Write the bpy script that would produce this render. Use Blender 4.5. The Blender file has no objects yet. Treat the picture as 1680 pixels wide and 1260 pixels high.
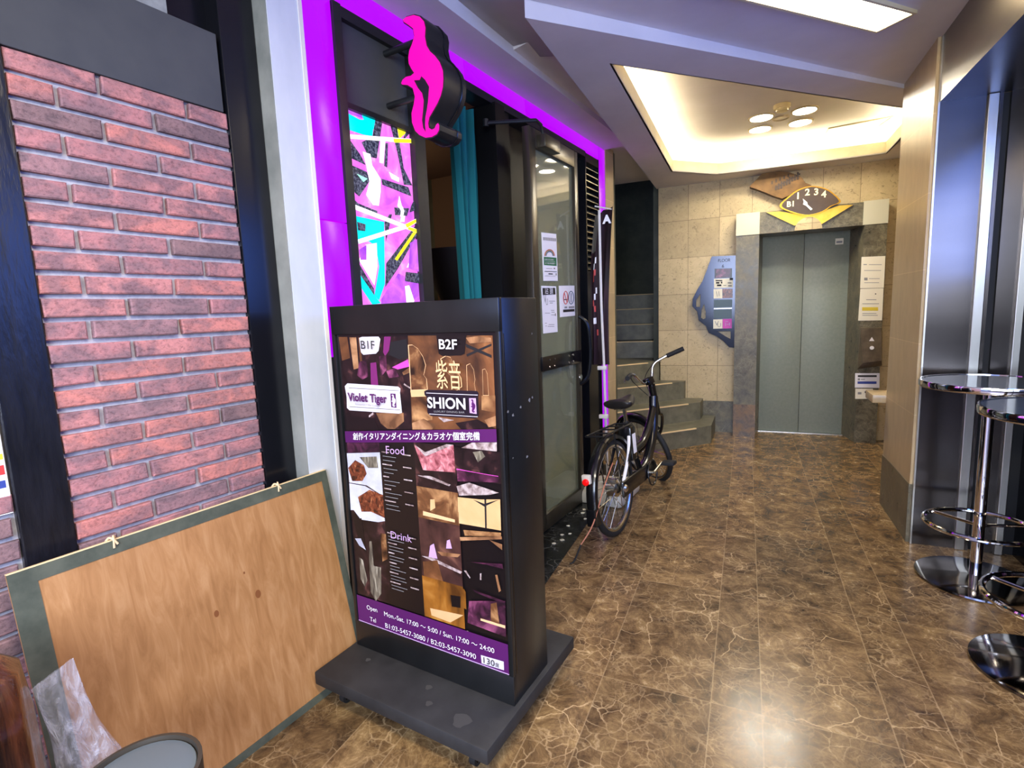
import bpy, bmesh, math, random
from mathutils import Vector, Matrix
from mathutils.geometry import tessellate_polygon
random.seed(7)
C = bpy.context.scene.collection
SCN = bpy.context.scene

# ------------------------------------------------------------------ camera
F_PX = 868.8
YAW, PITCH, ROLL = -0.41820364, -0.1334603, -0.03855804
CAM = Vector((0, 0, 1.4))
fw = Vector((math.sin(YAW)*math.cos(PITCH), math.cos(YAW)*math.cos(PITCH), math.sin(PITCH)))
_r = Vector((math.cos(YAW), -math.sin(YAW), 0)); _u = _r.cross(fw)
RI = _r*math.cos(ROLL) + _u*math.sin(ROLL)
UP = -_r*math.sin(ROLL) + _u*math.cos(ROLL)
cam = bpy.data.cameras.new('camera'); camo = bpy.data.objects.new('camera', cam); C.objects.link(camo)
cam.sensor_fit = 'HORIZONTAL'; cam.sensor_width = 36; cam.lens = 36*F_PX/1680; cam.clip_start = 0.02
camo.matrix_world = Matrix(((RI.x, UP.x, -fw.x, CAM.x), (RI.y, UP.y, -fw.y, CAM.y), (RI.z, UP.z, -fw.z, CAM.z), (0, 0, 0, 1)))
SCN.camera = camo
SCN.view_settings.view_transform = 'Standard'
SCN.view_settings.look = 'None'
SCN.view_settings.gamma = 1.0
SCN.view_settings.use_curve_mapping = False
SCN.view_settings.exposure = 0.97
try:
    SCN.cycles.use_denoising = True
    SCN.cycles.max_bounces = 8
    SCN.cycles.sample_clamp_indirect = 6.0
except Exception:
    pass

# ------------------------------------------------------------------ colour
def s2l(c):
    return c/12.92 if c <= 0.04045 else ((c+0.055)/1.055)**2.4
def rgb(r, g, b):
    return (s2l(r/255), s2l(g/255), s2l(b/255), 1)

# ------------------------------------------------------------------ world: evening street light seen through the open street side
W = bpy.data.worlds.new('street_evening'); SCN.world = W; W.use_nodes = True
nt = W.node_tree; nt.nodes.clear()
_o = nt.nodes.new('ShaderNodeOutputWorld'); _b = nt.nodes.new('ShaderNodeBackground')
_tc = nt.nodes.new('ShaderNodeTexCoord'); _mp = nt.nodes.new('ShaderNodeMapping'); _mp.inputs['Scale'].default_value = (2.0, 2.0, 5.0)
_n = nt.nodes.new('ShaderNodeTexNoise'); _n.inputs['Scale'].default_value = 2.2; _n.inputs['Detail'].default_value = 3
_cr = nt.nodes.new('ShaderNodeValToRGB')
_cr.color_ramp.elements[0].position = 0.36; _cr.color_ramp.elements[0].color = (0.16, 0.17, 0.24, 1)
_cr.color_ramp.elements[1].position = 0.66; _cr.color_ramp.elements[1].color = (0.75, 0.95, 1.6, 1)
_e = _cr.color_ramp.elements.new(0.52); _e.color = (0.40, 0.46, 0.72, 1)
nt.links.new(_tc.outputs['Generated'], _mp.inputs[0]); nt.links.new(_mp.outputs[0], _n.inputs['Vector'])
nt.links.new(_n.outputs['Fac'], _cr.inputs[0])
_sp = nt.nodes.new('ShaderNodeSeparateXYZ'); nt.links.new(_tc.outputs['Generated'], _sp.inputs[0])
_el = nt.nodes.new('ShaderNodeValToRGB'); _ma = nt.nodes.new('ShaderNodeMath'); _ma.operation = 'MULTIPLY_ADD'; _ma.inputs[1].default_value = 0.5; _ma.inputs[2].default_value = 0.5
nt.links.new(_sp.outputs['Z'], _ma.inputs[0]); nt.links.new(_ma.outputs[0], _el.inputs[0])
_el.color_ramp.elements[0].position = 0.40; _el.color_ramp.elements[0].color = (0.25, 0.22, 0.22, 1)
_el.color_ramp.elements[1].position = 0.95; _el.color_ramp.elements[1].color = (0.9, 0.9, 1.0, 1)
for _p, _c in ((0.480, (0.16, 0.14, 0.15, 1)), (0.497, (0.28, 0.27, 0.32, 1)), (0.520, (0.95, 1.05, 1.5, 1)), (0.60, (1.4, 1.6, 2.1, 1)), (0.72, (1.0, 1.0, 1.15, 1))):
    _e = _el.color_ramp.elements.new(_p); _e.color = _c
_mx = nt.nodes.new('ShaderNodeMix'); _mx.data_type = 'RGBA'; _mx.blend_type = 'MULTIPLY'; _mx.inputs[0].default_value = 1.0
nt.links.new(_cr.outputs[0], _mx.inputs[6]); nt.links.new(_el.outputs[0], _mx.inputs[7]); nt.links.new(_mx.outputs[2], _b.inputs[0]); nt.links.new(_b.outputs[0], _o.inputs[0])
_b.inputs[1].default_value = 1.25

# ------------------------------------------------------------------ mesh helpers
ORG = {}     # world origin of every thing / part
def V(*a): return Vector(a)
class MB:
    def __init__(s): s.v = []; s.f = []; s.m = []
    def add(s, vs, fs, mi=0):
        n = len(s.v); s.v += [Vector(v) for v in vs]
        for f in fs: s.f.append(tuple(i+n for i in f)); s.m.append(mi)
        return s
    def quad(s, a, b, c, d, mi=0): return s.add([a, b, c, d], [(0, 1, 2, 3)], mi)
    def poly(s, pts, mi=0): return s.add(pts, [tuple(range(len(pts)))], mi)
    def hexa(s, p, mi=0):      # p: 4 bottom, 4 top
        return s.add(p, [(3, 2, 1, 0), (4, 5, 6, 7), (0, 1, 5, 4), (1, 2, 6, 5), (2, 3, 7, 6), (3, 0, 4, 7)], mi)
    def fbox(s, fr, a, b, mi=0, bev=0.0):   # box in frame fr(u,v,w), from corner a to b
        lo = [min(a[i], b[i]) for i in range(3)]; hi = [max(a[i], b[i]) for i in range(3)]
        P = [fr(x, y, z) for z in (lo[2], hi[2]) for x, y in ((lo[0], lo[1]), (hi[0], lo[1]), (hi[0], hi[1]), (lo[0], hi[1]))]
        if bev <= 0: return s.hexa(P, mi)
        bm = bmesh.new(); vs = [bm.verts.new(p) for p in P]
        for f in [(3, 2, 1, 0), (4, 5, 6, 7), (0, 1, 5, 4), (1, 2, 6, 5), (2, 3, 7, 6), (3, 0, 4, 7)]: bm.faces.new([vs[i] for i in f])
        bmesh.ops.bevel(bm, geom=bm.edges[:], offset=bev, segments=2, affect='EDGES', profile=0.5)
        bm.verts.index_update()
        s.add([v.co.copy() for v in bm.verts], [tuple(v.index for v in f.verts) for f in bm.faces], mi); bm.free(); return s
    def box(s, a, b, mi=0, bev=0.0): return s.fbox(lambda x, y, z: V(x, y, z), a, b, mi, bev)
    def prism(s, pts, ext, mi=0, holes=(), mside=None, mback=None):
        ext = Vector(ext); loops = [[Vector(p) for p in pts]] + [[Vector(p) for p in h] for h in holes]
        tri = tessellate_polygon(loops); flat = [p for l in loops for p in l]; n = len(flat)
        mside = mi if mside is None else mside; mback = mi if mback is None else mback
        s.add(flat, [tuple(t) for t in tri], mi)
        s.add([p+ext for p in flat], [tuple(reversed(t)) for t in tri], mback)
        for l in loops:
            k = len(l)
            s.add(l + [p+ext for p in l], [(i, (i+1) % k, (i+1) % k+k, i+k) for i in range(k)], mside)
        return s
    def tube(s, pts, r, n=10, closed=False, cap=True, mi=0):
        pts = [Vector(p) for p in pts]; k = len(pts)
        rr = r if isinstance(r, (list, tuple)) else [r]*k
        tans = []
        for i in range(k):
            a = pts[(i-1) % k] if (closed or i > 0) else pts[i]
            b = pts[(i+1) % k] if (closed or i < k-1) else pts[i]
            t = (b-a); tans.append(t.normalized() if t.length > 1e-9 else V(0, 0, 1))
        ref = V(0, 0, 1) if abs(tans[0].z) < 0.9 else V(1, 0, 0)
        nrm = (ref - tans[0]*ref.dot(tans[0])).normalized(); vs = []
        for i in range(k):
            t = tans[i]; nrm = (nrm - t*nrm.dot(t))
            nrm = nrm.normalized() if nrm.length > 1e-6 else t.orthogonal().normalized()
            bn = t.cross(nrm)
            for j in range(n):
                a = 2*math.pi*j/n; vs.append(pts[i] + (nrm*math.cos(a)+bn*math.sin(a))*rr[i])
        fs = []
        for i in range(k if closed else k-1):
            i2 = (i+1) % k
            for j in range(n): fs.append((i*n+j, i*n+(j+1) % n, i2*n+(j+1) % n, i2*n+j))
        if cap and not closed: fs += [tuple(reversed(range(n))), tuple((k-1)*n+j for j in range(n))]
        return s.add(vs, fs, mi)
    def lathe(s, c, prof, n=32, ax=V(0, 0, 1), mi=0):
        c = Vector(c); ax = Vector(ax).normalized(); x = ax.orthogonal().normalized(); y = ax.cross(x); vs = []
        for r, z in prof:
            for j in range(n):
                a = 2*math.pi*j/n; vs.append(c + ax*z + (x*math.cos(a)+y*math.sin(a))*max(r, 1e-4))
        k = len(prof)
        fs = [(i*n+j, i*n+(j+1) % n, (i+1)*n+(j+1) % n, (i+1)*n+j) for i in range(k-1) for j in range(n)]
        if prof[0][0] > 1e-4: fs.append(tuple(reversed(range(n))))
        if prof[-1][0] > 1e-4: fs.append(tuple((k-1)*n+j for j in range(n)))
        return s.add(vs, fs, mi)
    def cyl(s, a, b, r, n=20, mi=0):
        a = Vector(a); b = Vector(b); return s.lathe(a, [(r, 0), (r, (b-a).length)], n, (b-a), mi)
    def build(s, name, mats, parent=None, smooth=35, origin=None):
        if not isinstance(mats, (list, tuple)): mats = [mats]
        if parent is not None: o0 = ORG[parent.name]
        elif origin is not None: o0 = Vector(origin)
        else:
            xs = [v.x for v in s.v]; ys = [v.y for v in s.v]; zs = [v.z for v in s.v]
            o0 = V((min(xs)+max(xs))/2, (min(ys)+max(ys))/2, min(zs))
        me = bpy.data.meshes.new(name); me.from_pydata([v-o0 for v in s.v], [], s.f)
        for m in mats: me.materials.append(m)
        me.polygons.foreach_set('material_index', s.m)
        bm = bmesh.new(); bm.from_mesh(me); bmesh.ops.recalc_face_normals(bm, faces=bm.faces[:]); bm.to_mesh(me); bm.free()
        if smooth:
            me.polygons.foreach_set('use_smooth', [True]*len(me.polygons))
            me.set_sharp_from_angle(angle=math.radians(smooth))
        me.update()
        o = bpy.data.objects.new(name, me); C.objects.link(o)
        if parent is not None: o.parent = parent
        else: o.location = o0
        ORG[o.name] = o0
        return o
def tag(o, label=None, cat=None, group=None, kind=None):
    if label: o['label'] = label
    if cat: o['category'] = cat
    if group: o['group'] = group
    if kind: o['kind'] = kind
    return o
def thing(name, label, cat, loc, group=None):
    o = bpy.data.objects.new(name, None); o.empty_display_size = 0.1; C.objects.link(o); o.location = loc; ORG[o.name] = Vector(loc)
    return tag(o, label, cat, group)
def struct(mb, name, mats, smooth=0):
    return tag(mb.build(name, mats, None, smooth, origin=(0, 0, 0)), kind='structure')
def copy_tree(o, parent=None):
    c = o.copy(); C.objects.link(c)
    if parent is not None: c.parent = parent
    for ch in list(o.children): copy_tree(ch, c)
    return c
def arc(c, x, y, r, a0, a1, n=16):
    c = Vector(c); x = Vector(x); y = Vector(y)
    return [c + x*(r*math.cos(a0+(a1-a0)*i/n)) + y*(r*math.sin(a0+(a1-a0)*i/n)) for i in range(n+1)]
def smooth_loop(pts, n=4):      # closed Catmull-Rom through 2D points
    out = []; k = len(pts)
    for i in range(k):
        p0, p1, p2, p3 = (Vector(pts[(i+j-1) % k]) for j in range(4))
        for q in range(n):
            t = q/n; out.append(0.5*((2*p1)+(p2-p0)*t+(2*p0-5*p1+4*p2-p3)*t*t+(3*p1-p0-3*p2+p3)*t*t*t))
    return out
def smooth_path(pts, n=5):
    out = []; k = len(pts)
    for i in range(k-1):
        p0, p1, p2, p3 = (Vector(pts[min(max(i+j-1, 0), k-1)]) for j in range(4))
        for q in range(n):
            t = q/n; out.append(0.5*((2*p1)+(p2-p0)*t+(2*p0-5*p1+4*p2-p3)*t*t+(3*p1-p0-3*p2+p3)*t*t*t))
    out.append(Vector(pts[-1])); return out

# survey frames: photo measurements are taken onto the real planes of the place
def ray(x, y): return RI*((x-840)/F_PX) + UP*((630-y)/F_PX) + fw
def on(x, y, P, n):
    d = ray(x, y); n = Vector(n); return CAM + d*((Vector(P)-CAM).dot(n)/d.dot(n))
FAC_A = math.radians(7.5)
T = V(math.sin(FAC_A), math.cos(FAC_A), 0); N = V(math.cos(FAC_A), -math.sin(FAC_A), 0); O = V(-1.30, 3.544, 0); Z = V(0, 0, 1)
def FA(s, o, z): return O + T*s + N*o + Z*z          # shop front: along it, out of it, up
def FP(x, y, off=0.0):
    P = on(x, y, O+N*off, N); return ((P-O).dot(T), P.z)
SG_A = math.radians(6.8)
SX = V(math.cos(SG_A), -math.sin(SG_A), 0); SY = V(math.sin(SG_A), math.cos(SG_A), 0); SO = V(-1.024, 1.4645, 0)
def SG(u, d, z): return SO + SX*u + SY*d + Z*z       # menu sign: across, back, up
def SP(x, y, d=0.0):
    P = on(x, y, SO+SY*d, SY); return ((P-SO).dot(SX), P.z)
def BP(x, y, yy):                                    # lift wall: plane at depth yy
    P = on(x, y, (0, yy, 0), (0, 1, 0)); return (P.x, P.z)
def HP(x, y, z):                                     # level plane
    return on(x, y, (0, 0, z), (0, 0, 1))

# ------------------------------------------------------------------ materials
M = {}
def mat(name, col, rough=0.5, metal=0.0, emit=None, es=0.0, spec=0.5, coat=0.0, trans=0.0, alpha=1.0, ior=1.45):
    m = bpy.data.materials.new(name); m.use_nodes = True; b = m.node_tree.nodes['Principled BSDF']
    b.inputs['Base Color'].default_value = col; b.inputs['Roughness'].default_value = rough; b.inputs['Metallic'].default_value = metal
    b.inputs['Specular IOR Level'].default_value = spec; b.inputs['IOR'].default_value = ior
    b.inputs['Coat Weight'].default_value = coat; b.inputs['Coat Roughness'].default_value = 0.08
    b.inputs['Transmission Weight'].default_value = trans; b.inputs['Alpha'].default_value = alpha
    if emit is not None: b.inputs['Emission Color'].default_value = emit; b.inputs['Emission Strength'].default_value = es
    M[name] = m; return m
def bsdf(m): return m.node_tree.nodes['Principled BSDF']
def node(m, t, **kw):
    n = m.node_tree.nodes.new(t)
    for k, v in kw.items():
        if k.startswith('i_'):
            key = k[2:].replace('_', ' ')
            n.inputs[key].default_value = v
        else: setattr(n, k, v)
    return n
def link(m, a, b): m.node_tree.links.new(a, b)
def coords(m, scale=(1, 1, 1), rot=(0, 0, 0), src='Object', loc=(0, 0, 0)):
    tc = node(m, 'ShaderNodeTexCoord'); mp = node(m, 'ShaderNodeMapping')
    mp.inputs['Scale'].default_value = scale; mp.inputs['Rotation'].default_value = rot; mp.inputs['Location'].default_value = loc
    link(m, tc.outputs[src], mp.inputs[0]); return mp.outputs[0]
def ramp(m, fac, stops, interp='LINEAR'):
    r = node(m, 'ShaderNodeValToRGB'); cr = r.color_ramp; cr.interpolation = interp
    while len(cr.elements) > 1: cr.elements.remove(cr.elements[0])
    cr.elements[0].position = stops[0][0]; cr.elements[0].color = stops[0][1]
    for p, c in stops[1:]:
        e = cr.elements.new(p); e.color = c
    link(m, fac, r.inputs[0]); return r.outputs[0]
def noise(m, vec, scale=5, detail=4, rough=0.55, dist=0.0):
    n = node(m, 'ShaderNodeTexNoise'); n.inputs['Scale'].default_value = scale; n.inputs['Detail'].default_value = detail
    n.inputs['Roughness'].default_value = rough; n.inputs['Distortion'].default_value = dist
    if vec is not None: link(m, vec, n.inputs['Vector'])
    return n.outputs['Fac']
def mixc(m, fac, a, b, mode='MIX'):
    n = node(m, 'ShaderNodeMix', data_type='RGBA', blend_type=mode)
    for sock, val in ((n.inputs[0], fac), (n.inputs[6], a), (n.inputs[7], b)):
        if isinstance(val, (int, float)): sock.default_value = val
        elif isinstance(val, tuple): sock.default_value = val
        else: link(m, val, sock)
    return n.outputs[2]
def mth(m, op, a, b=None, c=None):
    n = node(m, 'ShaderNodeMath', operation=op)
    for i, val in enumerate((a, b, c)):
        if val is None: continue
        if isinstance(val, (int, float)): n.inputs[i].default_value = val
        else: link(m, val, n.inputs[i])
    return n.outputs[0]
def bump(m, h, strength=0.3, dist=0.01):
    n = node(m, 'ShaderNodeBump'); n.inputs['Strength'].default_value = strength; n.inputs['Distance'].default_value = dist
    link(m, h, n.inputs['Height']); link(m, n.outputs[0], bsdf(m).inputs['Normal'])
def noisy(name, c1, c2, scale=6, rough=0.5, metal=0.0, stretch=(1, 1, 1), lo=0.35, hi=0.65, detail=5, bmp=0.0, coat=0.0, spec=0.5, dist=0.0):
    m = mat(name, c1, rough, metal, coat=coat, spec=spec); v = coords(m, stretch)
    f = noise(m, v, scale, detail, 0.6, dist); link(m, ramp(m, f, [(lo, c1), (hi, c2)]), bsdf(m).inputs['Base Color'])
    if bmp: bump(m, f, bmp, 0.01)
    return m
def stone(name, base, dark, light, joints=None, rough=0.2, scale=1.0, vein=0.5, plane='xy'):
    """dark brown marble: clouds, cellular veins, few long pale veins, optional joint lines; every slab cut from another place"""
    m = mat(name, base, rough); v = coords(m, (scale,)*3)
    if joints:
        sep = node(m, 'ShaderNodeSeparateXYZ'); tc = node(m, 'ShaderNodeTexCoord'); link(m, tc.outputs['Object'], sep.inputs[0])
        per, offs, yper, yoffs, wd = joints
        fx = mth(m, 'FLOOR', mth(m, 'DIVIDE', mth(m, 'SUBTRACT', sep.outputs['X'], offs[0]), per)); fy = mth(m, 'FLOOR', mth(m, 'DIVIDE', mth(m, 'SUBTRACT', sep.outputs['Y'], yoffs[0]), yper))
        inn = mth(m, 'LESS_THAN', mth(m, 'FLOORED_MODULO', mth(m, 'SUBTRACT', sep.outputs['X'], offs[0]), per), offs[1]-offs[0])
        cb = node(m, 'ShaderNodeCombineXYZ'); link(m, fx, cb.inputs[0]); link(m, fy, cb.inputs[1]); link(m, inn, cb.inputs[2])
        wn = node(m, 'ShaderNodeTexWhiteNoise', noise_dimensions='3D'); link(m, cb.outputs[0], wn.inputs['Vector'])
        vm = node(m, 'ShaderNodeVectorMath', operation='MULTIPLY_ADD'); link(m, wn.outputs['Color'], vm.inputs[0]); vm.inputs[1].default_value = (9, 9, 9); link(m, v, vm.inputs[2]); v = vm.outputs[0]
    nz = node(m, 'ShaderNodeTexNoise'); nz.inputs['Scale'].default_value = 3.0; nz.inputs['Detail'].default_value = 5; link(m, v, nz.inputs['Vector'])
    mx = node(m, 'ShaderNodeMix', data_type='VECTOR'); mx.inputs[0].default_value = 0.22; link(m, v, mx.inputs[4]); link(m, nz.outputs['Color'], mx.inputs[5])
    dv = mx.outputs[1]
    cl = noise(m, v, 4.0, 10, 0.78, 0.5)
    col = ramp(m, cl, [(0.36, dark), (0.50, base), (0.66, light)])
    vo = node(m, 'ShaderNodeTexVoronoi', feature='DISTANCE_TO_EDGE'); vo.inputs['Scale'].default_value = 11; link(m, dv, vo.inputs['Vector'])
    msk = noise(m, v, 2.3, 3, 0.5)
    e = mth(m, 'MULTIPLY', ramp(m, vo.outputs['Distance'], [(0.0, (1, 1, 1, 1)), (0.055, (0, 0, 0, 1))]), ramp(m, msk, [(0.42, (0, 0, 0, 1)), (0.66, (1, 1, 1, 1))]))
    lv = tuple(min(1, c*1.5+k_) for c, k_ in zip(light[:3], (0.10, 0.10, 0.085)))+(1,)
    col = mixc(m, mth(m, 'MULTIPLY', e, vein), col, lv)
    vo3 = node(m, 'ShaderNodeTexVoronoi', feature='DISTANCE_TO_EDGE'); vo3.inputs['Scale'].default_value = 24; link(m, dv, vo3.inputs['Vector'])
    e3 = mth(m, 'MULTIPLY', ramp(m, vo3.outputs['Distance'], [(0.0, (1, 1, 1, 1)), (0.10, (0, 0, 0, 1))]), ramp(m, noise(m, v, 5.0, 4, 0.6), [(0.50, (0, 0, 0, 1)), (0.64, (1, 1, 1, 1))]))
    col = mixc(m, mth(m, 'MULTIPLY', e3, vein*0.5), col, lv)
    vo2 = node(m, 'ShaderNodeTexVoronoi', feature='DISTANCE_TO_EDGE'); vo2.inputs['Scale'].default_value = 2.6; link(m, dv, vo2.inputs['Vector'])
    m2 = noise(m, v, 1.3, 2, 0.5)
    e2 = mth(m, 'MULTIPLY', ramp(m, vo2.outputs['Distance'], [(0.0, (1, 1, 1, 1)), (0.012, (0, 0, 0, 1))]), ramp(m, m2, [(0.52, (0, 0, 0, 1)), (0.60, (1, 1, 1, 1))]))
    col = mixc(m, mth(m, 'MULTIPLY', e2, min(1, vein*1.5)), col, lv)
    if joints:
        tot = None
        def ln(out, p, o):
            a = mth(m, 'ABSOLUTE', mth(m, 'SUBTRACT', mth(m, 'FLOORED_MODULO', mth(m, 'SUBTRACT', out, o-p/2), p), p/2))
            return mth(m, 'LESS_THAN', a, wd)
        for o in offs:
            l = ln(sep.outputs['X'], per, o); tot = l if tot is None else mth(m, 'MAXIMUM', tot, l)
        for o in yoffs: tot = mth(m, 'MAXIMUM', tot, ln(sep.outputs['Y'], yper, o))
        tone = ramp(m, wn.outputs['Value'], [(0, (0.78, 0.78, 0.78, 1)), (1, (1.12, 1.1, 1.06, 1))])
        col = mixc(m, 1.0, col, tone, 'MULTIPLY')
        col = mixc(m, mth(m, 'MULTIPLY', tot, 0.38), col, rgb(176, 150, 112))
        h = mth(m, 'SUBTRACT', 1.0, tot); bump(m, h, 0.15, 0.002)
    link(m, col, bsdf(m).inputs['Base Color'])
    rr = ramp(m, cl, [(0.3, (rough*0.8,)*3+(1,)), (0.7, (rough*1.5,)*3+(1,))]); link(m, rr, bsdf(m).inputs['Roughness'])
    return m

stone('floor_marble', rgb(110, 86, 57), rgb(64, 49, 35), rgb(160, 132, 90), (0.555, (-0.48, -0.09), 0.79, (0.255,), 0.0022), 0.2, 2.0, 0.55)
stone('black_marble', rgb(20, 22, 23), rgb(12, 14, 15), rgb(44, 46, 46), None, 0.2, 2.0, 0.8)
stone('grey_marble', rgb(94, 88, 70), rgb(62, 58, 46), rgb(124, 115, 92), None, 0.3, 2.6, 0.4)
stone('brown_marble', rgb(96, 70, 40), rgb(56, 40, 24), rgb(140, 104, 60), None, 0.25, 3.0, 0.3)
noisy('stair_stone', rgb(92, 90, 76), rgb(120, 116, 98), 9, 0.45, detail=8)
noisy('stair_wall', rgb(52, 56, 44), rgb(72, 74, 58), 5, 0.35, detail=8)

# travertine tile wall
m = mat('travertine_tile', rgb(190, 170, 130), 0.38)
tc = node(m, 'ShaderNodeTexCoord'); sp = node(m, 'ShaderNodeSeparateXYZ'); link(m, tc.outputs['Object'], sp.inputs[0])
cb = node(m, 'ShaderNodeCombineXYZ'); link(m, sp.outputs['X'], cb.inputs[0]); link(m, sp.outputs['Z'], cb.inputs[1]); link(m, sp.outputs['Y'], cb.inputs[2])
mp = node(m, 'ShaderNodeMapping'); mp.inputs['Location'].default_value = (0.594, -0.345, 0); link(m, cb.outputs[0], mp.inputs[0])
bk = node(m, 'ShaderNodeTexBrick'); bk.offset = 0.0; bk.squash = 1.0
for k_, v_ in (('Scale', 1.0), ('Mortar Size', 0.0022), ('Mortar Smooth', 0.1), ('Bias', 0.0), ('Brick Width', 0.315), ('Row Height', 0.395)): bk.inputs[k_].default_value = v_
bk.inputs['Color1'].default_value = rgb(204, 184, 142); bk.inputs['Color2'].default_value = rgb(178, 159, 120); bk.inputs['Mortar'].default_value = rgb(120, 104, 76)
link(m, mp.outputs[0], bk.inputs['Vector'])
ov = coords(m); f1 = noise(m, ov, 9, 8, 0.7, 0.5); f2 = noise(m, ov, 20, 4, 0.6, 2.6)
col = mixc(m, 1.0, bk.outputs['Color'], ramp(m, f1, [(0.3, (0.84, 0.82, 0.78, 1)), (0.7, (1.06, 1.05, 1.03, 1))]), 'MULTIPLY')
col = mixc(m, ramp(m, f2, [(0.58, (0, 0, 0, 1)), (0.66, (0.6, 0.6, 0.6, 1))]), col, rgb(116, 100, 70))
link(m, col, bsdf(m).inputs['Base Color']); bump(m, bk.outputs['Fac'], -0.25, 0.003)

m = mat('pillar_tile', rgb(176, 150, 112), 0.3)
tc = node(m, 'ShaderNodeTexCoord'); sp = node(m, 'ShaderNodeSeparateXYZ'); link(m, tc.outputs['Object'], sp.inputs[0])
cb = node(m, 'ShaderNodeCombineXYZ'); link(m, sp.outputs['Y'], cb.inputs[0]); link(m, sp.outputs['Z'], cb.inputs[1]); link(m, sp.outputs['X'], cb.inputs[2])
mp = node(m, 'ShaderNodeMapping'); mp.inputs['Location'].default_value = (0.1, -0.345, 0); link(m, cb.outputs[0], mp.inputs[0])
bk = node(m, 'ShaderNodeTexBrick'); bk.offset = 0.0
for k_, v_ in (('Scale', 1.0), ('Mortar Size', 0.002), ('Bias', 0.0), ('Brick Width', 3.0), ('Row Height', 0.40)): bk.inputs[k_].default_value = v_
bk.inputs['Color1'].default_value = rgb(184, 164, 128); bk.inputs['Color2'].default_value = rgb(176, 156, 120); bk.inputs['Mortar'].default_value = rgb(206, 186, 148)
link(m, mp.outputs[0], bk.inputs['Vector'])
ov = coords(m, (3, 3, 1.0)); f1 = noise(m, ov, 5, 6, 0.62, 0.6)
link(m, mixc(m, 1.0, bk.outputs['Color'], ramp(m, f1, [(0.3, (0.86, 0.83, 0.78, 1)), (0.7, (1.06, 1.05, 1.03, 1))]), 'MULTIPLY'), bsdf(m).inputs['Base Color'])

noisy('ceiling_paint', rgb(206, 200, 202), rgb(214, 208, 210), 3, 0.65)
noisy('recess_paint', rgb(226, 220, 206), rgb(232, 226, 214), 3, 0.7)
noisy('white_column', rgb(190, 196, 204), rgb(208, 212, 220), 4, 0.5, bmp=0.1, stretch=(1, 1, 0.4))
noisy('grey_plaster', rgb(120, 122, 116), rgb(150, 150, 142), 4, 0.6, bmp=0.2)
mat('black_gloss', rgb(16, 17, 22), 0.22, spec=0.6)
noisy('black_wood', rgb(14, 15, 20), rgb(24, 25, 32), 12, 0.3, bmp=0.3, stretch=(3, 3, 0.6), spec=0.7)
noisy('dark_panel', rgb(60, 62, 66), rgb(76, 77, 78), 2.2, 0.42)
noisy('grey_stone_slab', rgb(120, 122, 120), rgb(160, 162, 158), 14, 0.7)
noisy('mortar', rgb(150, 150, 162), rgb(176, 175, 184), 40, 0.85, bmp=0.3)
for i_, (a_, b_) in enumerate(((rgb(190, 128, 126), rgb(134, 100, 106)), (rgb(180, 122, 124), rgb(136, 104, 110)), (rgb(138, 108, 110), rgb(114, 92, 96)), (rgb(198, 126, 118), rgb(148, 106, 108)), (rgb(160, 120, 124), rgb(122, 98, 104)))):
    m = mat('brick_%d' % i_, a_, 0.82); vv = coords(m, (1, 1, 1.5)); f_ = noise(m, vv, 11, 5, 0.6, 0.5); g_ = noise(m, vv, 75, 5, 0.75)
    c_ = ramp(m, f_, [(0.38, a_), (0.60, b_)]); c_ = mixc(m, 1.0, c_, ramp(m, g_, [(0.36, (0.62, 0.60, 0.62, 1)), (0.5, (1, 1, 1, 1)), (0.7, (1.12, 1.1, 1.1, 1))]), 'MULTIPLY')
    link(m, c_, bsdf(m).inputs['Base Color']); bump(m, g_, 0.5, 0.008)
noisy('charcoal', rgb(24, 25, 27), rgb(32, 33, 35), 6, 0.38)
noisy('sign_black', rgb(17, 18, 19), rgb(25, 26, 27), 5, 0.3, stretch=(1, 1, .5))
noisy('platform_top', rgb(32, 32, 33), rgb(46, 46, 47), 7, 0.62, detail=8)
noisy('platform_edge', rgb(34, 31, 28), rgb(60, 54, 46), 12, 0.7, detail=7)
m = noisy('steel', rgb(128, 122, 114), rgb(140, 134, 126), 3, 0.3, 1.0, stretch=(0.6, 0.6, 2))
noisy('steel_dark', rgb(88, 82, 78), rgb(96, 90, 86), 2, 0.2, 1.0, stretch=(0.4, 0.4, 2))
mat('steel_trim', rgb(190, 186, 176), 0.3, 1.0)
mat('chrome', rgb(228, 226, 228), 0.05, 1.0)
mat('dark_void', rgb(10, 9, 9), 0.6)
mat('dark_room', rgb(84, 66, 48), 0.8)
mat('dark_glass', rgb(8, 9, 12), 0.05, spec=0.7)
mat('door_frame', rgb(40, 38, 34), 0.35, 0.0, spec=0.6)
noisy('bronze_frame', rgb(62, 57, 47), rgb(74, 68, 56), 3, 0.3, 0.5, stretch=(4, 4, .6))
mat('door_glass', rgb(146, 150, 120), 0.03, alpha=0.55, spec=1.0)
noisy('lift_door', rgb(124, 131, 119), rgb(132, 138, 126), 40, 0.42, 0.0)
mat('cream_block', rgb(196, 192, 168), 0.4)
noisy('ceiling_lip', rgb(206, 192, 152), rgb(216, 202, 162), 8, 0.5)
mat('gold', rgb(222, 168, 62), 0.25, 1.0)
noisy('gold_plate', rgb(214, 164, 54), rgb(240, 196, 84), 7, 0.32, 0.85)
noisy('bronze', rgb(82, 58, 28), rgb(108, 78, 40), 10, 0.45, 0.5, bmp=0.3)
mat('bronze_dark', rgb(48, 30, 16), 0.5)
noisy('dial_brown', rgb(62, 48, 38), rgb(76, 60, 46), 5, 0.3)
mat('white_print', rgb(238, 236, 238), 0.5)
mat('cream_print', rgb(232, 224, 192), 0.5)
mat('ivory', rgb(240, 226, 178), 0.4)
mat('paper', rgb(232, 231, 236), 0.6)
mat('paper_warm', rgb(234, 228, 208), 0.6)
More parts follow.
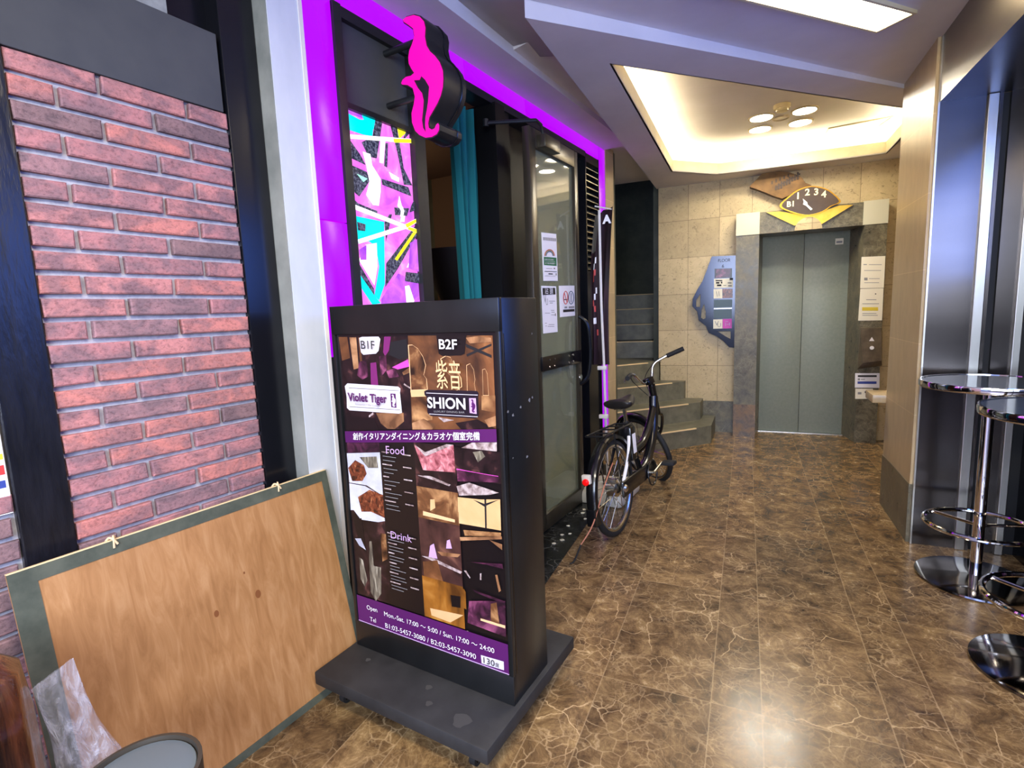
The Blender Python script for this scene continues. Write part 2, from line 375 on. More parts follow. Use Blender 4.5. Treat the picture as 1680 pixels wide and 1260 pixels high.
mat('ink', rgb(24, 22, 26), 0.6)
mat('grey_ink', rgb(138, 138, 140), 0.6)
mat('yellow_ink', rgb(222, 196, 60), 0.6)
mat('green_ink', rgb(34, 110, 66), 0.6)
mat('red_ink', rgb(196, 60, 60), 0.6)
mat('blue_ink', rgb(52, 70, 150), 0.6)
mat('navy_ink', rgb(70, 90, 120), 0.6)
mat('purple_ink', rgb(82, 24, 90), 0.4)
mat('pink_ink', rgb(206, 74, 176), 0.45)
mat('lilac', rgb(196, 160, 206), 0.5)
mat('olive', rgb(150, 136, 60), 0.6)
mat('teal_sign', rgb(62, 76, 80), 0.35, 0.2)
m = mat('directory_metal', rgb(58, 60, 68), 0.16, 1.0)
# lights
mat('tube_glow', rgb(255, 236, 200), 0.5, emit=(1.0, 0.90, 0.70, 1), es=20.0)
mat('lamp_glow', rgb(255, 246, 226), 0.5, emit=(1.0, 0.93, 0.78, 1), es=75.0)
mat('warm_glow', rgb(255, 220, 150), 0.5, emit=(1.0, 0.72, 0.35, 1), es=2.0)
mat('lamp_off', rgb(190, 180, 150), 0.3)
m = mat('louver_glow', rgb(255, 244, 214), 0.5, emit=(1.0, 0.83, 0.54, 1), es=9.0)
mat('purple_glow', rgb(30, 0, 60), 0.25, emit=(0.50, 0.0, 1.0, 1), es=0.52)
mat('magenta_glow', rgb(60, 0, 30), 0.4, emit=(1.0, 0.0, 0.46, 1), es=0.62)
mat('magenta_edge', rgb(40, 6, 44), 0.4)
# art light box
def glow(name, c, es): return mat(name, tuple(0.3*v for v in c[:3])+(1,), 0.15, emit=c, es=es*0.85)
glow('art_white', rgb(255, 250, 255), 1.0); glow('art_teal', rgb(0, 205, 212), 0.85); glow('art_yellow', rgb(232, 226, 40), 0.9); glow('art_green', rgb(150, 230, 200), 0.9)
m = glow('art_pink', rgb(224, 110, 214), 0.85); vv = coords(m); f_ = noise(m, vv, 6, 5, 0.6, 1.0)
link(m, ramp(m, f_, [(0.35, rgb(176, 70, 200)), (0.55, rgb(232, 116, 214)), (0.7, rgb(250, 190, 236))]), bsdf(m).inputs['Emission Color'])
m = glow('art_violet', rgb(170, 70, 214), 0.8); vv = coords(m); f_ = noise(m, vv, 8, 5, 0.6, 1.0)
link(m, ramp(m, f_, [(0.35, rgb(128, 50, 190)), (0.65, rgb(210, 110, 224))]), bsdf(m).inputs['Emission Color'])
m = glow('art_speckle', rgb(60, 62, 84), 0.6); vv = coords(m); f_ = noise(m, vv, 90, 3, 0.7)
link(m, ramp(m, f_, [(0.45, rgb(34, 34, 52)), (0.62, rgb(120, 122, 150))]), bsdf(m).inputs['Emission Color'])
# poster pictures
def photo(name, stops, scale, stretch=(1, 1, 1), dist=0.6):
    m = mat(name, stops[0][1], 0.3, coat=0.1); vv = coords(m, stretch); link(m, ramp(m, noise(m, vv, scale, 4, 0.55, dist), stops), bsdf(m).inputs['Base Color']); return m
photo('pic_amber', [(0.34, rgb(40, 24, 16)), (0.52, rgb(112, 72, 44)), (0.72, rgb(198, 150, 100))], 12)
photo('pic_brown', [(0.35, rgb(58, 36, 24)), (0.6, rgb(118, 74, 44)), (0.75, rgb(160, 108, 66))], 7)
photo('pic_dark', [(0.35, rgb(16, 10, 12)), (0.58, rgb(38, 23, 26)), (0.72, rgb(92, 56, 54))], 18)
photo('pic_mauve', [(0.34, rgb(34, 16, 28)), (0.52, rgb(84, 38, 64)), (0.7, rgb(160, 84, 120))], 16)
photo('pic_salmon', [(0.35, rgb(120, 54, 62)), (0.55, rgb(190, 112, 120)), (0.75, rgb(232, 176, 176))], 46)
photo('pic_plate', [(0.35, rgb(170, 172, 186)), (0.6, rgb(208, 210, 222)), (0.75, rgb(236, 238, 244))], 9)
photo('pic_meat', [(0.35, rgb(52, 26, 18)), (0.55, rgb(120, 58, 36)), (0.75, rgb(190, 130, 86))], 55)
photo('pic_gold', [(0.35, rgb(76, 44, 16)), (0.52, rgb(150, 94, 32)), (0.72, rgb(214, 158, 78))], 8, (1, 1, .4))
photo('pic_shade', [(0.35, rgb(206, 164, 110)), (0.65, rgb(226, 188, 138))], 5)
photo('pic_steel', [(0.3, rgb(44, 40, 38)), (0.55, rgb(120, 112, 96)), (0.75, rgb(196, 190, 170))], 20, (5, 5, .7))
photo('pic_tan', [(0.35, rgb(96, 64, 42)), (0.5, rgb(150, 106, 72)), (0.7, rgb(196, 150, 108))], 10)
photo('pic_cloth', [(0.35, rgb(112, 92, 90)), (0.5, rgb(166, 148, 146)), (0.7, rgb(206, 192, 192))], 40)
photo('pic_lounge', [(0.35, rgb(36, 22, 22)), (0.55, rgb(74, 46, 42)), (0.75, rgb(128, 86, 70))], 9)
mat('poster_black', rgb(18, 13, 15), 0.3, coat=0.1)
mat('pic_crystal', rgb(120, 40, 104), 0.25); mat('pic_outline', rgb(236, 190, 140), 0.4); mat('plate_white', rgb(214, 210, 218), 0.3); mat('plate_dark', rgb(30, 22, 34), 0.3)
# board
m = mat('plywood', rgb(190, 138, 84), 0.5); vv = coords(m, (14, 14, 0.5), (0, 0, 0)); f_ = noise(m, vv, 2.2, 6, 0.62, 0.9)
f3 = noise(m, coords(m, (1, 1, 1)), 3.0, 3, 0.5)
c_ = ramp(m, f_, [(0.32, rgb(150, 106, 64)), (0.5, rgb(166, 121, 77)), (0.68, rgb(180, 137, 94))])
link(m, mixc(m, 1.0, c_, ramp(m, f3, [(0.35, (0.88, 0.85, 0.8, 1)), (0.65, (1.05, 1.04, 1.03, 1))]), 'MULTIPLY'), bsdf(m).inputs['Base Color'])
mat('knot', rgb(120, 72, 36), 0.6); noisy('green_tape', rgb(62, 68, 58), rgb(82, 86, 74), 14, 0.7); mat('raw_edge', rgb(224, 196, 148), 0.7); mat('twine', rgb(214, 190, 150), 0.9)
m = mat('varnished_wood', rgb(84, 46, 26), 0.18, coat=0.5); vv = coords(m, (6, 6, 1.3)); f_ = noise(m, vv, 2.0, 5, 0.6, 1.5)
link(m, ramp(m, f_, [(0.35, rgb(30, 16, 12)), (0.52, rgb(84, 46, 28)), (0.7, rgb(146, 92, 54))]), bsdf(m).inputs['Base Color']); bump(m, f_, 0.4, 0.02)
mat('grey_seat', rgb(100, 110, 116), 0.35, 0.0); mat('seat_rim', rgb(74, 68, 60), 0.4, 0.3)
m = mat('clear_plastic', rgb(232, 236, 255), 0.12, alpha=0.42, spec=1.0)
vv = coords(m, (9, 9, 3)); f_ = noise(m, vv, 3, 4, 0.6, 1.2); link(m, ramp(m, f_, [(0.38, (0.08,)*3+(1,)), (0.52, (0.20,)*3+(1,)), (0.68, (0.6,)*3+(1,))]), bsdf(m).inputs['Alpha']); bump(m, f_, 0.6, 0.03)
mat('teal_curtain', rgb(14, 104, 108), 0.9); mat('jamb_black', rgb(13, 13, 14), 0.5, spec=0.25)
# bike
mat('bike_black', rgb(18, 18, 19), 0.25, coat=0.4); mat('rubber', rgb(26, 26, 27), 0.7); mat('alloy', rgb(206, 202, 190), 0.25, 1.0); mat('saddle_black', rgb(34, 31, 30), 0.4)
mat('tail_red', rgb(222, 20, 20), 0.2, emit=rgb(220, 10, 10), es=0.3); mat('cable_orange', rgb(176, 110, 84), 0.5); mat('grip_grey', rgb(60, 60, 58), 0.6); mat('rack_black', rgb(24, 24, 24), 0.4)
mat('white_plastic', rgb(222, 216, 198), 0.4); mat('pole_white', rgb(222, 216, 210), 0.35)
noisy('banner_cloth', rgb(26, 18, 22), rgb(50, 22, 34), 4, 0.75); mat('banner_red', rgb(190, 74, 70), 0.7); mat('banner_grey', rgb(104, 100, 92), 0.75)
mat('smoke_cream', rgb(238, 222, 160), 0.5)
mat('dust', rgb(62, 61, 60), 0.8); noisy('call_stone', rgb(80, 68, 52), rgb(108, 94, 74), 12, 0.35); mat('frost', rgb(120, 120, 120), 0.4)

# ------------------------------------------------------------------ lettering (built-in font only)
def text_into(mb, body, size, place, mi=0, align='LEFT', spacing=1.0, sx=1.0, bold=0.0):
    cu = bpy.data.curves.new('t', 'FONT'); cu.body = body; cu.size = size; cu.align_x = align; cu.space_character = spacing; cu.fill_mode = 'FRONT'; cu.resolution_u = 3; cu.offset = bold
    o = bpy.data.objects.new('t', cu); C.objects.link(o)
    dg = bpy.context.evaluated_depsgraph_get(); dg.update(); me = o.evaluated_get(dg).to_mesh()
    mb.add([place(v.co.x*sx, v.co.y) for v in me.vertices], [tuple(p.vertices) for p in me.polygons], mi)
    o.evaluated_get(dg).to_mesh_clear(); bpy.data.objects.remove(o); bpy.data.curves.remove(cu); return mb

# ------------------------------------------------------------------ street and blue shop light, plus added passage and interior fills
def area(name, loc, to, sx, sy, power, col):
    l = bpy.data.lights.new(name, 'AREA'); l.shape = 'RECTANGLE'; l.size = sx; l.size_y = sy; l.energy = power; l.color = col
    o = bpy.data.objects.new(name, l); C.objects.link(o); o.location = loc
    o.rotation_euler = (Vector(to)-Vector(loc)).to_track_quat('-Z', 'Y').to_euler(); return o
area('passage_fill_light', (0.1, 0.2, 2.66), (0.1, 0.2, 0), 1.2, 0.4, 46, (1.0, 0.88, 0.70))  # added warm fill overhead, unseen, brightens the near passage
area('street_daylight', (0.6, -2.6, 2.2), (-0.6, 2.5, 1.2), 3.0, 2.0, 170, (0.74, 0.84, 1.0))

area('blue_shop_light', (1.33, 1.9, 1.92), (-1.6, 1.9, 1.92), 2.0, 0.8, 20, (0.10, 0.24, 1.0))
pl = bpy.data.lights.new('interior_fill_light', 'POINT'); pl.energy = 9; pl.color = (1.0, 0.72, 0.45); pl.shadow_soft_size = 0.1  # added point fill, unseen, lifts the dark room behind the shop front
po_ = bpy.data.objects.new('interior_fill_light', pl); C.objects.link(po_); po_.location = O + T*-0.2 + N*-1.7 + Z*2.3
# ================================================================== SETTING
# floor
b = MB(); b.quad(V(-5, -2.5, 0), V(1.9, -2.5, 0), V(1.9, 8.5, 0), V(-5, 8.5, 0)); struct(b, 'floor', M['floor_marble'])
b = MB(); b.prism([V(-0.925, 2.3, 0.001), V(-0.95, 4.6, 0.001), V(-1.35, 4.6, 0.001), V(-1.62, 1.9, 0.001), V(-0.93, 1.9, 0.001)], (0, 0, 0.004)); struct(b, 'trim_1', M['black_marble'])
# upper ceiling, gently falling towards the pillar
def zc(x):
    if x < -0.92: return 2.765 + (-0.92-x)*0.17
    return 2.712 + (0.93-x)*0.0287
b = MB(); xs = [-2.0, -0.92, 0.93]; yf = {-2.0: 3.0, -0.92: 3.0, 0.93: 4.32}
b.quad(V(-2, -1.6, zc(-2)), V(-0.92, -1.6, zc(-0.92)), V(-0.92, 2.95, zc(-0.92)), V(-2, 2.95, zc(-2)))
b.quad(V(-0.92, -1.6, zc(-0.92)), V(0.96, -1.6, zc(0.96)), V(0.96, 4.32, zc(0.96)), V(-0.92, 2.36, zc(-0.92)))
b.quad(V(-2, 2.95, zc(-2)), V(-0.92, 2.95, zc(-0.92)), V(-0.92, 2.3, zc(-0.92)), V(-2, 2.3, zc(-2)))
b.add([V(-2, -1.6, 3.0), V(0.96, -1.6, 3.0), V(0.96, 4.4, 3.0), V(-2, 4.4, 3.0)], [(0, 1, 2, 3)])
struct(b, 'ceiling', M['ceiling_paint'])
# lower soffit with the coffer opening
ZS = 2.69; ZR = 2.94; ZL = 2.795
op = [V(-0.68, 3.0, ZS), V(-0.675, 5.52, ZS), V(-0.29, 5.895, ZS), V(1.12, 5.945, ZS), V(1.125, 4.80, ZS)]
outer = [V(-0.92, 2.365, ZS), V(0.90, 4.245, ZS), V(1.6, 4.965, ZS), V(1.6, 6.22, ZS), V(-0.93, 6.22, ZS)]
b = MB(); b.prism(outer, (0, 0, 0.012), holes=[op])
b.quad(V(-0.92, 2.365, ZS), V(1.6, 4.965, ZS), V(1.6, 4.965, 2.9), V(-0.92, 2.365, 2.9))
b.quad(V(-0.92, 2.365, ZS), V(-0.93, 6.22, ZS), V(-0.93, 6.22, 2.9), V(-0.92, 2.365, 2.9))
struct(b, 'ceiling_soffit', M['ceiling_paint'])
cen = V(0.25, 4.75, ZS)
def offs(k): return [p + (p-cen).normalized()*k for p in op]
b = MB(); k = len(op); inn = op; out2 = offs(0.02)
for i in range(k):
    j = (i+1) % k
    a_, b_, c_, d_ = inn[i], inn[j], out2[j], out2[i]
    up_ = V(0, 0, ZL-ZS)
    b.add([a_, b_, c_, d_, a_+up_, b_+up_, c_+up_, d_+up_], [(0, 1, 5, 4), (4, 5, 6, 7), (2, 3, 7, 6), (0, 3, 2, 1)])
struct(b, 'trim_2', M['ceiling_lip'])
b = MB(); o3 = offs(0.26)
up_ = V(0, 0, ZR-ZS)
for i in range(k):
    j = (i+1) % k; b.quad(o3[i]+V(0, 0, 0.013), o3[j]+V(0, 0, 0.013), o3[j]+up_, o3[i]+up_)
b.poly([p+up_ for p in o3]); struct(b, 'ceiling_coffer', M['recess_paint'])
# ledge over the shop front, and the lowered infill beside it
b = MB(); b.fbox(FA, (-3.9, 0.0, 2.752), (1.17, 0.232, 2.93)); struct(b, 'ceiling_ledge', M['ceiling_paint'])
b = MB(); b.prism([V(-1.5, 2.93, 2.79), V(-0.925, 2.72, 2.79), V(-0.925, 6.2, 2.79), V(-1.9, 6.2, 2.79)], (0, 0, 0.14)); struct(b, 'ceiling_infill', M['ceiling_paint'])
# lift wall
b = MB()
for x0, x1, z0, z1 in ((-0.91, -0.09, 0, 2.8), (1.16, 1.66, 0, 2.8), (-0.09, 1.16, 2.28, 2.8)): b.box((x0, 6.2, z0), (x1, 6.42, z1))
struct(b, 'wall_back', M['travertine_tile'])
b = MB(); b.box((-0.91, 6.19, 0), (-0.112, 6.2, 0.346)); struct(b, 'baseboard_back', M['grey_marble'])
b = MB(); b.box((1.5, 4.2, 0), (1.66, 6.2, 2.8)); struct(b, 'wall_right', M['travertine_tile'])
# marble surround of the lift
b = MB()
b.prism([V(-0.11, 6.03, 0.345), V(0.105, 6.03, 0.345), V(0.15, 6.40, 0.345), V(-0.11, 6.40, 0.345)], (0, 0, 2.09-0.345))
b.prism([V(1.0, 6.03, 0.0), V(1.18, 6.03, 0.0), V(1.18, 6.40, 0.0), V(0.93, 6.40, 0.0)], (0, 0, 2.09))
b.box((0.105, 6.03, 2.09), (0.985, 6.355, 2.30)); b.box((0.0, 6.395, 0), (1.1, 6.42, 2.35))
struct(b, 'trim_3', M['grey_marble'])
b = MB(); b.prism([V(-0.11, 6.028, 0), V(0.105, 6.028, 0), V(0.15, 6.40, 0), V(-0.11, 6.40, 0)], (0, 0, 0.345)); struct(b, 'trim_4', M['brown_marble'])
b = MB(); b.box((-0.112, 6.022, 2.09), (0.105, 6.40, 2.306)); b.box((0.985, 6.022, 2.09), (1.182, 6.40, 2.306)); struct(b, 'trim_5', M['cream_block'])
# stairwell walls
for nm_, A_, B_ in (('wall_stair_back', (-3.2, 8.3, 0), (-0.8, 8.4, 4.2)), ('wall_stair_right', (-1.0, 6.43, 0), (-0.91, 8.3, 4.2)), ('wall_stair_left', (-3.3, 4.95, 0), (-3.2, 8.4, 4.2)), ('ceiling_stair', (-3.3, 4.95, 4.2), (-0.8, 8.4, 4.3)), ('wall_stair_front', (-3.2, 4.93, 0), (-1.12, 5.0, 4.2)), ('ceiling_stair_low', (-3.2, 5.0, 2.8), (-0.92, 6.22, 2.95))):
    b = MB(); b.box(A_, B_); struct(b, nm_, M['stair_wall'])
# stone pillar, marble foot, steel-lined entrance opening on the right
b = MB(); b.box((0.872, 3.573, 0.345), (1.5, 4.225, 2.9)); struct(b, 'wall_pillar', M['pillar_tile'])
b = MB(); b.box((0.868, 3.573, 0), (1.5, 4.23, 0.345)); struct(b, 'baseboard_pillar', M['grey_marble'])
b = MB(); b.box((0.888, 3.552, 0), (1.085, 3.572, 2.71)); b.box((1.13, 3.54, 0), (1.145, 3.572, 2.39)); b.box((1.178, 3.545, 0), (1.255, 3.572, 2.39)); struct(b, 'wall_portal', M['steel_dark'])
b = MB(); b.box((1.085, 3.535, 0), (1.13, 3.572, 2.39), bev=0.004); b.box((1.255, 3.525, 0), (1.29, 3.572, 2.39), bev=0.004); b.box((0.884, 3.548, 0), (0.892, 3.573, 2.71)); struct(b, 'trim_6', M['steel_trim'])
b = MB(); b.box((1.145, 3.565, 0), (1.178, 3.572, 2.39)); b.box((1.29, 3.55, 0), (1.40, 3.572, 2.39)); struct(b, 'trim_7', M['dark_void'])
b = MB(); b.box((0.89, -1.6, 2.39), (1.34, 3.552, 2.9)); struct(b, 'wall_beam', M['steel'])
b = MB(); b.box((1.34, -1.6, 0), (1.40, 3.58, 2.9)); struct(b, 'window_1', M['dark_glass'])
b = MB()
for y in (2.75, 1.7): b.box((1.325, y-0.03, 0), (1.345, y+0.03, 2.39))
struct(b, 'trim_8', M['black_gloss'])
# ---- left side wall
b = MB(); b.fbox(FA, (-2.037, -0.5, 0), (-1.90, 0.0, 2.95)); struct(b, 'wall_column', M['white_column'])
b = MB(); b.fbox(FA, (-2.0372, -0.5, 0), (-2.0368, -0.003, 2.95)); b.fbox(FA, (-2.0405, -0.09, 0), (-2.037, -0.003, 2.95)); struct(b, 'trim_9', M['grey_plaster'])
b = MB(); b.fbox(FA, (-1.905, -0.02, 0), (-1.888, 0.004, 2.752)); struct(b, 'trim_10', M['pole_white'])
b = MB(); b.fbox(FA, (-2.175, -0.25, 0), (-2.041, -0.075, 2.95), bev=0.003); struct(b, 'trim_11', M['black_gloss'])
b = MB(); b.fbox(FA, (-2.885, -0.25, 0), (-2.768, -0.072, 2.16), bev=0.004); struct(b, 'trim_12', M['black_wood'])
b = MB(); b.fbox(FA, (-5.6, -0.25, 2.122), (-2.19, -0.075, 2.372), bev=0.002); struct(b, 'wall_panel', M['dark_panel'])
b = MB(); b.fbox(FA, (-5.6, -0.24, 2.374), (-2.335, -0.09, 2.95)); struct(b, 'wall_slab', M['grey_stone_slab'])
b = MB(); b.fbox(FA, (-2.34, -0.26, 2.372), (-2.17, -0.15, 2.95)); struct(b, 'wall_gap', M['black_gloss'])
# brick facing: slips with a bevel on a mortar bed
def bricks(name, s0, s1, z0, z1, off, shift):
    b = MB(); b.fbox(FA, (s0, -0.25, z0), (s1, off-0.012, z1)); P = 0.0634; L = 0.245; g = 0.0145; r = 0
    z = 2.12
    while z > z0+0.02:
        zb = max(z-P+g, z0); zt = min(z, z1); x = s0 - (0.02 + (0.118 if r % 2 else 0.014) - 0.006 + shift)
        while zt-zb > 0.02 and x < s1:
            a = max(x, s0+0.004); e = min(x+L-g, s1-0.003)
            if e-a > 0.03:
                j = lambda: random.uniform(-0.0015, 0.0015)
                o_ = off + random.uniform(-0.003, 0.003); bv = 0.004; mi = 1+random.choice((0, 0, 1, 1, 2, 3, 4))
                A = [(a+j(), zb+j()), (e+j(), zb+j()), (e+j(), zt+j()), (a+j(), zt+j())]
                B = [(A[0][0]+bv, A[0][1]+bv), (A[1][0]-bv, A[1][1]+bv), (A[2][0]-bv, A[2][1]-bv), (A[3][0]+bv, A[3][1]-bv)]
                pb = [FA(p[0], off-0.013, p[1]) for p in A]; pm = [FA(p[0], o_+0.003, p[1]) for p in A]; pf = [FA(p[0], o_+0.006, p[1]) for p in B]
                n = pb+pm+pf; fs = [(8, 9, 10, 11)]
                for q in range(4): fs += [(q, (q+1) % 4, (q+1) % 4+4, q+4), (q+4, (q+1) % 4+4, (q+1) % 4+8, q+8)]
                b.add(n, fs, mi)
            x += L
        z -= P; r += 1
    return struct(b, name, [M['mortar']]+[M['brick_%d' % i] for i in range(5)])
bricks('wall_brick', -2.768, -2.175, 0.0, 2.122, -0.082, 0.0)
bricks('wall_brick_far', -5.6, -2.885, 0.0, 2.122, -0.082, 0.09)
# dark room behind the shop front
b = MB()
b.fbox(FA, (-1.95, -2.6, 0), (1.2, -2.55, 2.8)); b.fbox(FA, (-1.95, -2.6, 0), (-1.9, -0.5, 2.8)); b.fbox(FA, (1.15, -2.6, 0), (1.2, -0.3, 2.8)); b.fbox(FA, (-1.95, -2.6, 2.8), (1.2, 0.0, 2.85))
struct(b, 'wall_interior', M['dark_room'])
# shop front frame: black posts, transoms and lower panel
b = MB()
b.fbox(FA, (-1.752, -0.10, 0), (-1.712, 0.02, 2.645)); b.fbox(FA, (-1.31, -0.10, 0), (-1.232, 0.02, 2.645))
b.fbox(FA, (-1.752, -0.10, 2.602), (0.745, 0.012, 2.645)); b.fbox(FA, (-1.712, -0.08, 2.262), (-1.31, 0.006, 2.285))
b.fbox(FA, (-1.712, -0.08, 0), (-1.31, 0.006, 1.12)); b.fbox(FA, (-1.886, -0.05, 0), (-1.752, 0.006, 1.248))
struct(b, 'door_frame', M['charcoal'])
b = MB(); b.fbox(FA, (-1.71, -0.06, 2.285), (-1.31, -0.012, 2.602)); struct(b, 'window_2', M['dark_panel'])
b = MB(); b.fbox(FA, (-0.60, -0.16, 0), (-0.50, 0.03, 2.61)); b.fbox(FA, (-0.50, -0.12, 0), (-0.40, 0.0, 2.61)); b.fbox(FA, (-0.40, -0.12, 0), (0.75, -0.10, 2.61)); struct(b, 'door_jamb', M['jamb_black'])
b = MB(); b.fbox(FA, (0.745, -0.12, 0), (1.03, -0.05, 2.64)); b.fbox(FA, (0.745, -0.05, 0), (0.76, 0.01, 2.64)); b.fbox(FA, (1.018, -0.05, 0), (1.03, 0.01, 2.64)); b.fbox(FA, (0.76, -0.05, 0), (1.018, -0.005, 1.72)); struct(b, 'wall_service', M['black_gloss'])
b = MB(); b.fbox(FA, (1.178, -0.5, 0), (1.368, 0.012, 2.79)); struct(b, 'wall_end', M['pillar_tile'])

# ================================================================== LIFT
t = thing('lift_door', 'pale green-grey two-leaf lift door with scuffed foot in the marble surround', 'lift door', (0.535, 6.36, 0))
b = MB(); b.box((0.135, 6.362, 0.004), (0.5325, 6.39, 2.16), bev=0.004); b.build('door_panel', M['lift_door'], t)
b = MB(); b.box((0.5365, 6.365, 0.004), (0.945, 6.393, 2.16), bev=0.004); b.build('door_panel', M['lift_door'], t)
b = MB(); b.box((0.12, 6.33, 0), (0.95, 6.36, 0.006)); b.build('sill', M['steel_trim'], t)
b = MB(); x, z = BP(1377, 396, 6.36); b.box((x-0.035, 6.357, z-0.03), (x+0.035, 6.361, z+0.03)); b.box((x-0.026, 6.3562, z-0.016), (x+0.026, 6.3575, z+0.004), 1)
tag(b.build('sticker', [M['paper_warm'], M['grey_ink']]), 'small white sticker at the top corner of the green-grey lift door', 'sticker')

def bpoly(pts, y): return [V(BP(px, py, y)[0], y, BP(px, py, y)[1]) for px, py in pts]
def K(ox, oy, sc, pts): return [(ox+x*sc, oy+y*sc) for x, y in pts]
# floor indicator: gold wings, eye-shaped dial, hand, numerals, stone half-disc
t = thing('floor_indicator', 'eye-shaped brass floor dial with white hand above the lift door', 'floor indicator', (0.53, 6.03, 2.2))
y = 6.012; gp = K(1200, 260, 1/6, [(345, 530), (470, 520), (620, 545), (760, 565), (900, 520), (1060, 462), (1200, 455), (890, 645), (755, 600), (620, 660)])
b = MB(); b.prism(bpoly(gp, y), (0, 0.018, 0)); b.build('wing_plate', M['gold_plate'], t)
y = 5.985; eye = smooth_loop(K(1200, 260, 1/6, [(473, 472), (560, 375), (660, 305), (790, 270), (920, 292), (1010, 345), (1078, 425), (985, 470), (900, 525), (760, 562), (620, 540)]), 4)
b = MB(); b.prism(bpoly(eye, y), (0, 0.045, 0)); b.build('dial_rim', M['gold'], t)
ce = Vector((sum(p[0] for p in eye)/len(eye), sum(p[1] for p in eye)/len(eye)))
b = MB(); b.prism(bpoly([ce+(Vector(p)-ce)*0.93 for p in eye], y-0.004), (0, 0.01, 0)); b.build('dial_face', M['dial_brown'], t)
for s_, px, py in (('B1', 585, 443), ('1', 655, 368), ('2', 748, 332), ('3', 835, 328), ('4', 910, 352)):
    x, z = BP(*K(1200, 260, 1/6, [(px, py)])[0], y-0.006); b = MB()
    text_into(b, s_, 0.085 if s_ != 'B1' else 0.07, lambda u, v: V(x+u, y-0.0065, z+v-0.028), align='CENTER', bold=0.002); b.build('numeral', M['ivory'], t, 0)
hp = K(1200, 260, 1/6, [(703, 395), (745, 430), (752, 455), (798, 497), (782, 510), (735, 465), (705, 452), (712, 425)])
b = MB(); b.prism(bpoly(hp, y-0.010), (0, 0.005, 0)); b.build('hand', M['white_print'], t)
y = 6.004; c_ = BP(*K(1200, 260, 1/6, [(755, 720)])[0], y); rad = (BP(*K(1200, 260, 1/6, [(893, 700)])[0], y)[0]-BP(*K(1200, 260, 1/6, [(620, 722)])[0], y)[0])/2
b = MB(); b.prism([V(c_[0]+rad*math.cos(a), y, 2.09+(rad*1.0)*math.sin(a)) for a in [math.pi*i/20 for i in range(21)]], (0, 0.03, 0)); b.build('stone_disc', M['travertine_tile'], t)
# bronze plaque behind the dial
t = thing('bronze_plaque', 'dark bronze plaque with raised letters leaning behind the floor dial', 'plaque', (0.25, 6.15, 2.4))
y = 6.10; pp = K(1200, 260, 1/6, [(178, 278), (300, 150), (430, 120), (560, 132), (640, 160), (690, 185), (730, 240), (790, 262), (640, 330), (500, 395), (420, 370), (300, 320)])
b = MB(); b.prism(bpoly(pp, y), (0, 0.09, 0)); b.build('plate', M['bronze'], t)
for i in range(9):
    q = K(1200, 260, 1/6, [(440+i*27, 290-i*15)])[0]; x, z = BP(q[0], q[1], y-0.004); h = 0.045+0.012*(i % 3)
    b = MB(); b.box((x-0.010, y-0.006, z-h/2), (x+0.006, y, z+h/2)); b.box((x+0.006, y-0.006, z+h*0.1), (x+0.018, y, z+h*0.3)); b.build('letter', M['bronze_dark'], t, 0)
for i in range(5):
    q = K(1200, 260, 1/6, [(400+i*40, 235-i*18)])[0]; x, z = BP(q[0], q[1], y-0.004); b = MB(); b.box((x-0.007, y-0.006, z-0.018), (x+0.007, y, z+0.012)); b.build('letter', M['bronze_dark'], t, 0)
# floor directory cut like a wing
t = thing('floor_directory', 'dark metal floor directory cut like a butterfly wing left of the lift', 'directory sign', (-0.2, 6.16, 1.1))
y = 6.15; kd = lambda pts: K(1120, 400, 0.1587, pts)
ol = kd([(300, 130), (548, 120), (545, 600), (538, 1075), (482, 1068), (420, 1005), (350, 955), (270, 922), (240, 850), (165, 790), (150, 700), (100, 645), (104, 570), (150, 475), (205, 385), (250, 270)])
hs = [kd([(140, 650), (140, 580), (185, 515), (180, 655)]), kd([(190, 765), (195, 680), (222, 620), (238, 700), (238, 768), (215, 780)]), kd([(355, 905), (497, 903), (495, 985), (440, 955), (400, 930)])]
b = MB(); b.prism(bpoly(ol, y), (0, 0.03, 0), holes=[bpoly(h, y) for h in hs]); b.build('back_plate', M['directory_metal'], t)
def card(px0, py0, px1, py1, yy, name, m, par, th=0.004, tilt=0):
    b = MB(); p = bpoly(kd([(px0, py0), (px1, py0-(px1-px0)*0.03), (px1, py1-(px1-px0)*0.03), (px0, py1)]), yy); b.prism(p, (0, th, 0)); return b.build(name, m, par)
c_ = card(330, 258, 510, 355, y-0.006, 'photo_card', M['poster_black'], t); c_['label'] = 'card with a red food photo'
b = MB(); b.prism(bpoly(kd([(345, 262), (495, 256), (492, 345), (345, 350)]), y-0.0075), (0, 0.001, 0)); b.build('picture', M['pic_mauve'], c_)
c_ = card(325, 362, 520, 458, y-0.006, 'white_card', M['paper_warm'], t); c_['label'] = 'white card with small black print'
for (u0, v0, u1, v1) in ((340, 375, 410, 386), (345, 395, 380, 412), (395, 392, 410, 410), (355, 420, 400, 438), (420, 428, 450, 433), (465, 400, 505, 408), (470, 430, 508, 438), (485, 352, 520, 375)):
    b = MB(); b.poly(bpoly(kd([(u0, v0), (u1, v0), (u1, v1), (u0, v1)]), y-0.0072)); b.build('print', M['ink'], c_, 0)
c_ = card(320, 468, 410, 566, y-0.006, 'cream_card', M['paper_warm'], t)
b = MB(); b.poly(bpoly(kd([(345, 490), (350, 490), (362, 545), (356, 545)]), y-0.0072)); b.poly(bpoly(kd([(370, 490), (376, 490), (380, 540), (374, 540)]), y-0.0072)); b.build('print', M['grey_ink'], c_, 0)
c_ = card(412, 466, 516, 562, y-0.006, 'photo_card', M['pic_meat'], t); c_['label'] = 'card with a photo of a dish'
card(322, 580, 512, 660, y-0.005, 'blank_panel', M['teal_sign'], t); card(320, 682, 508, 772, y-0.005, 'blank_panel', M['teal_sign'], t)
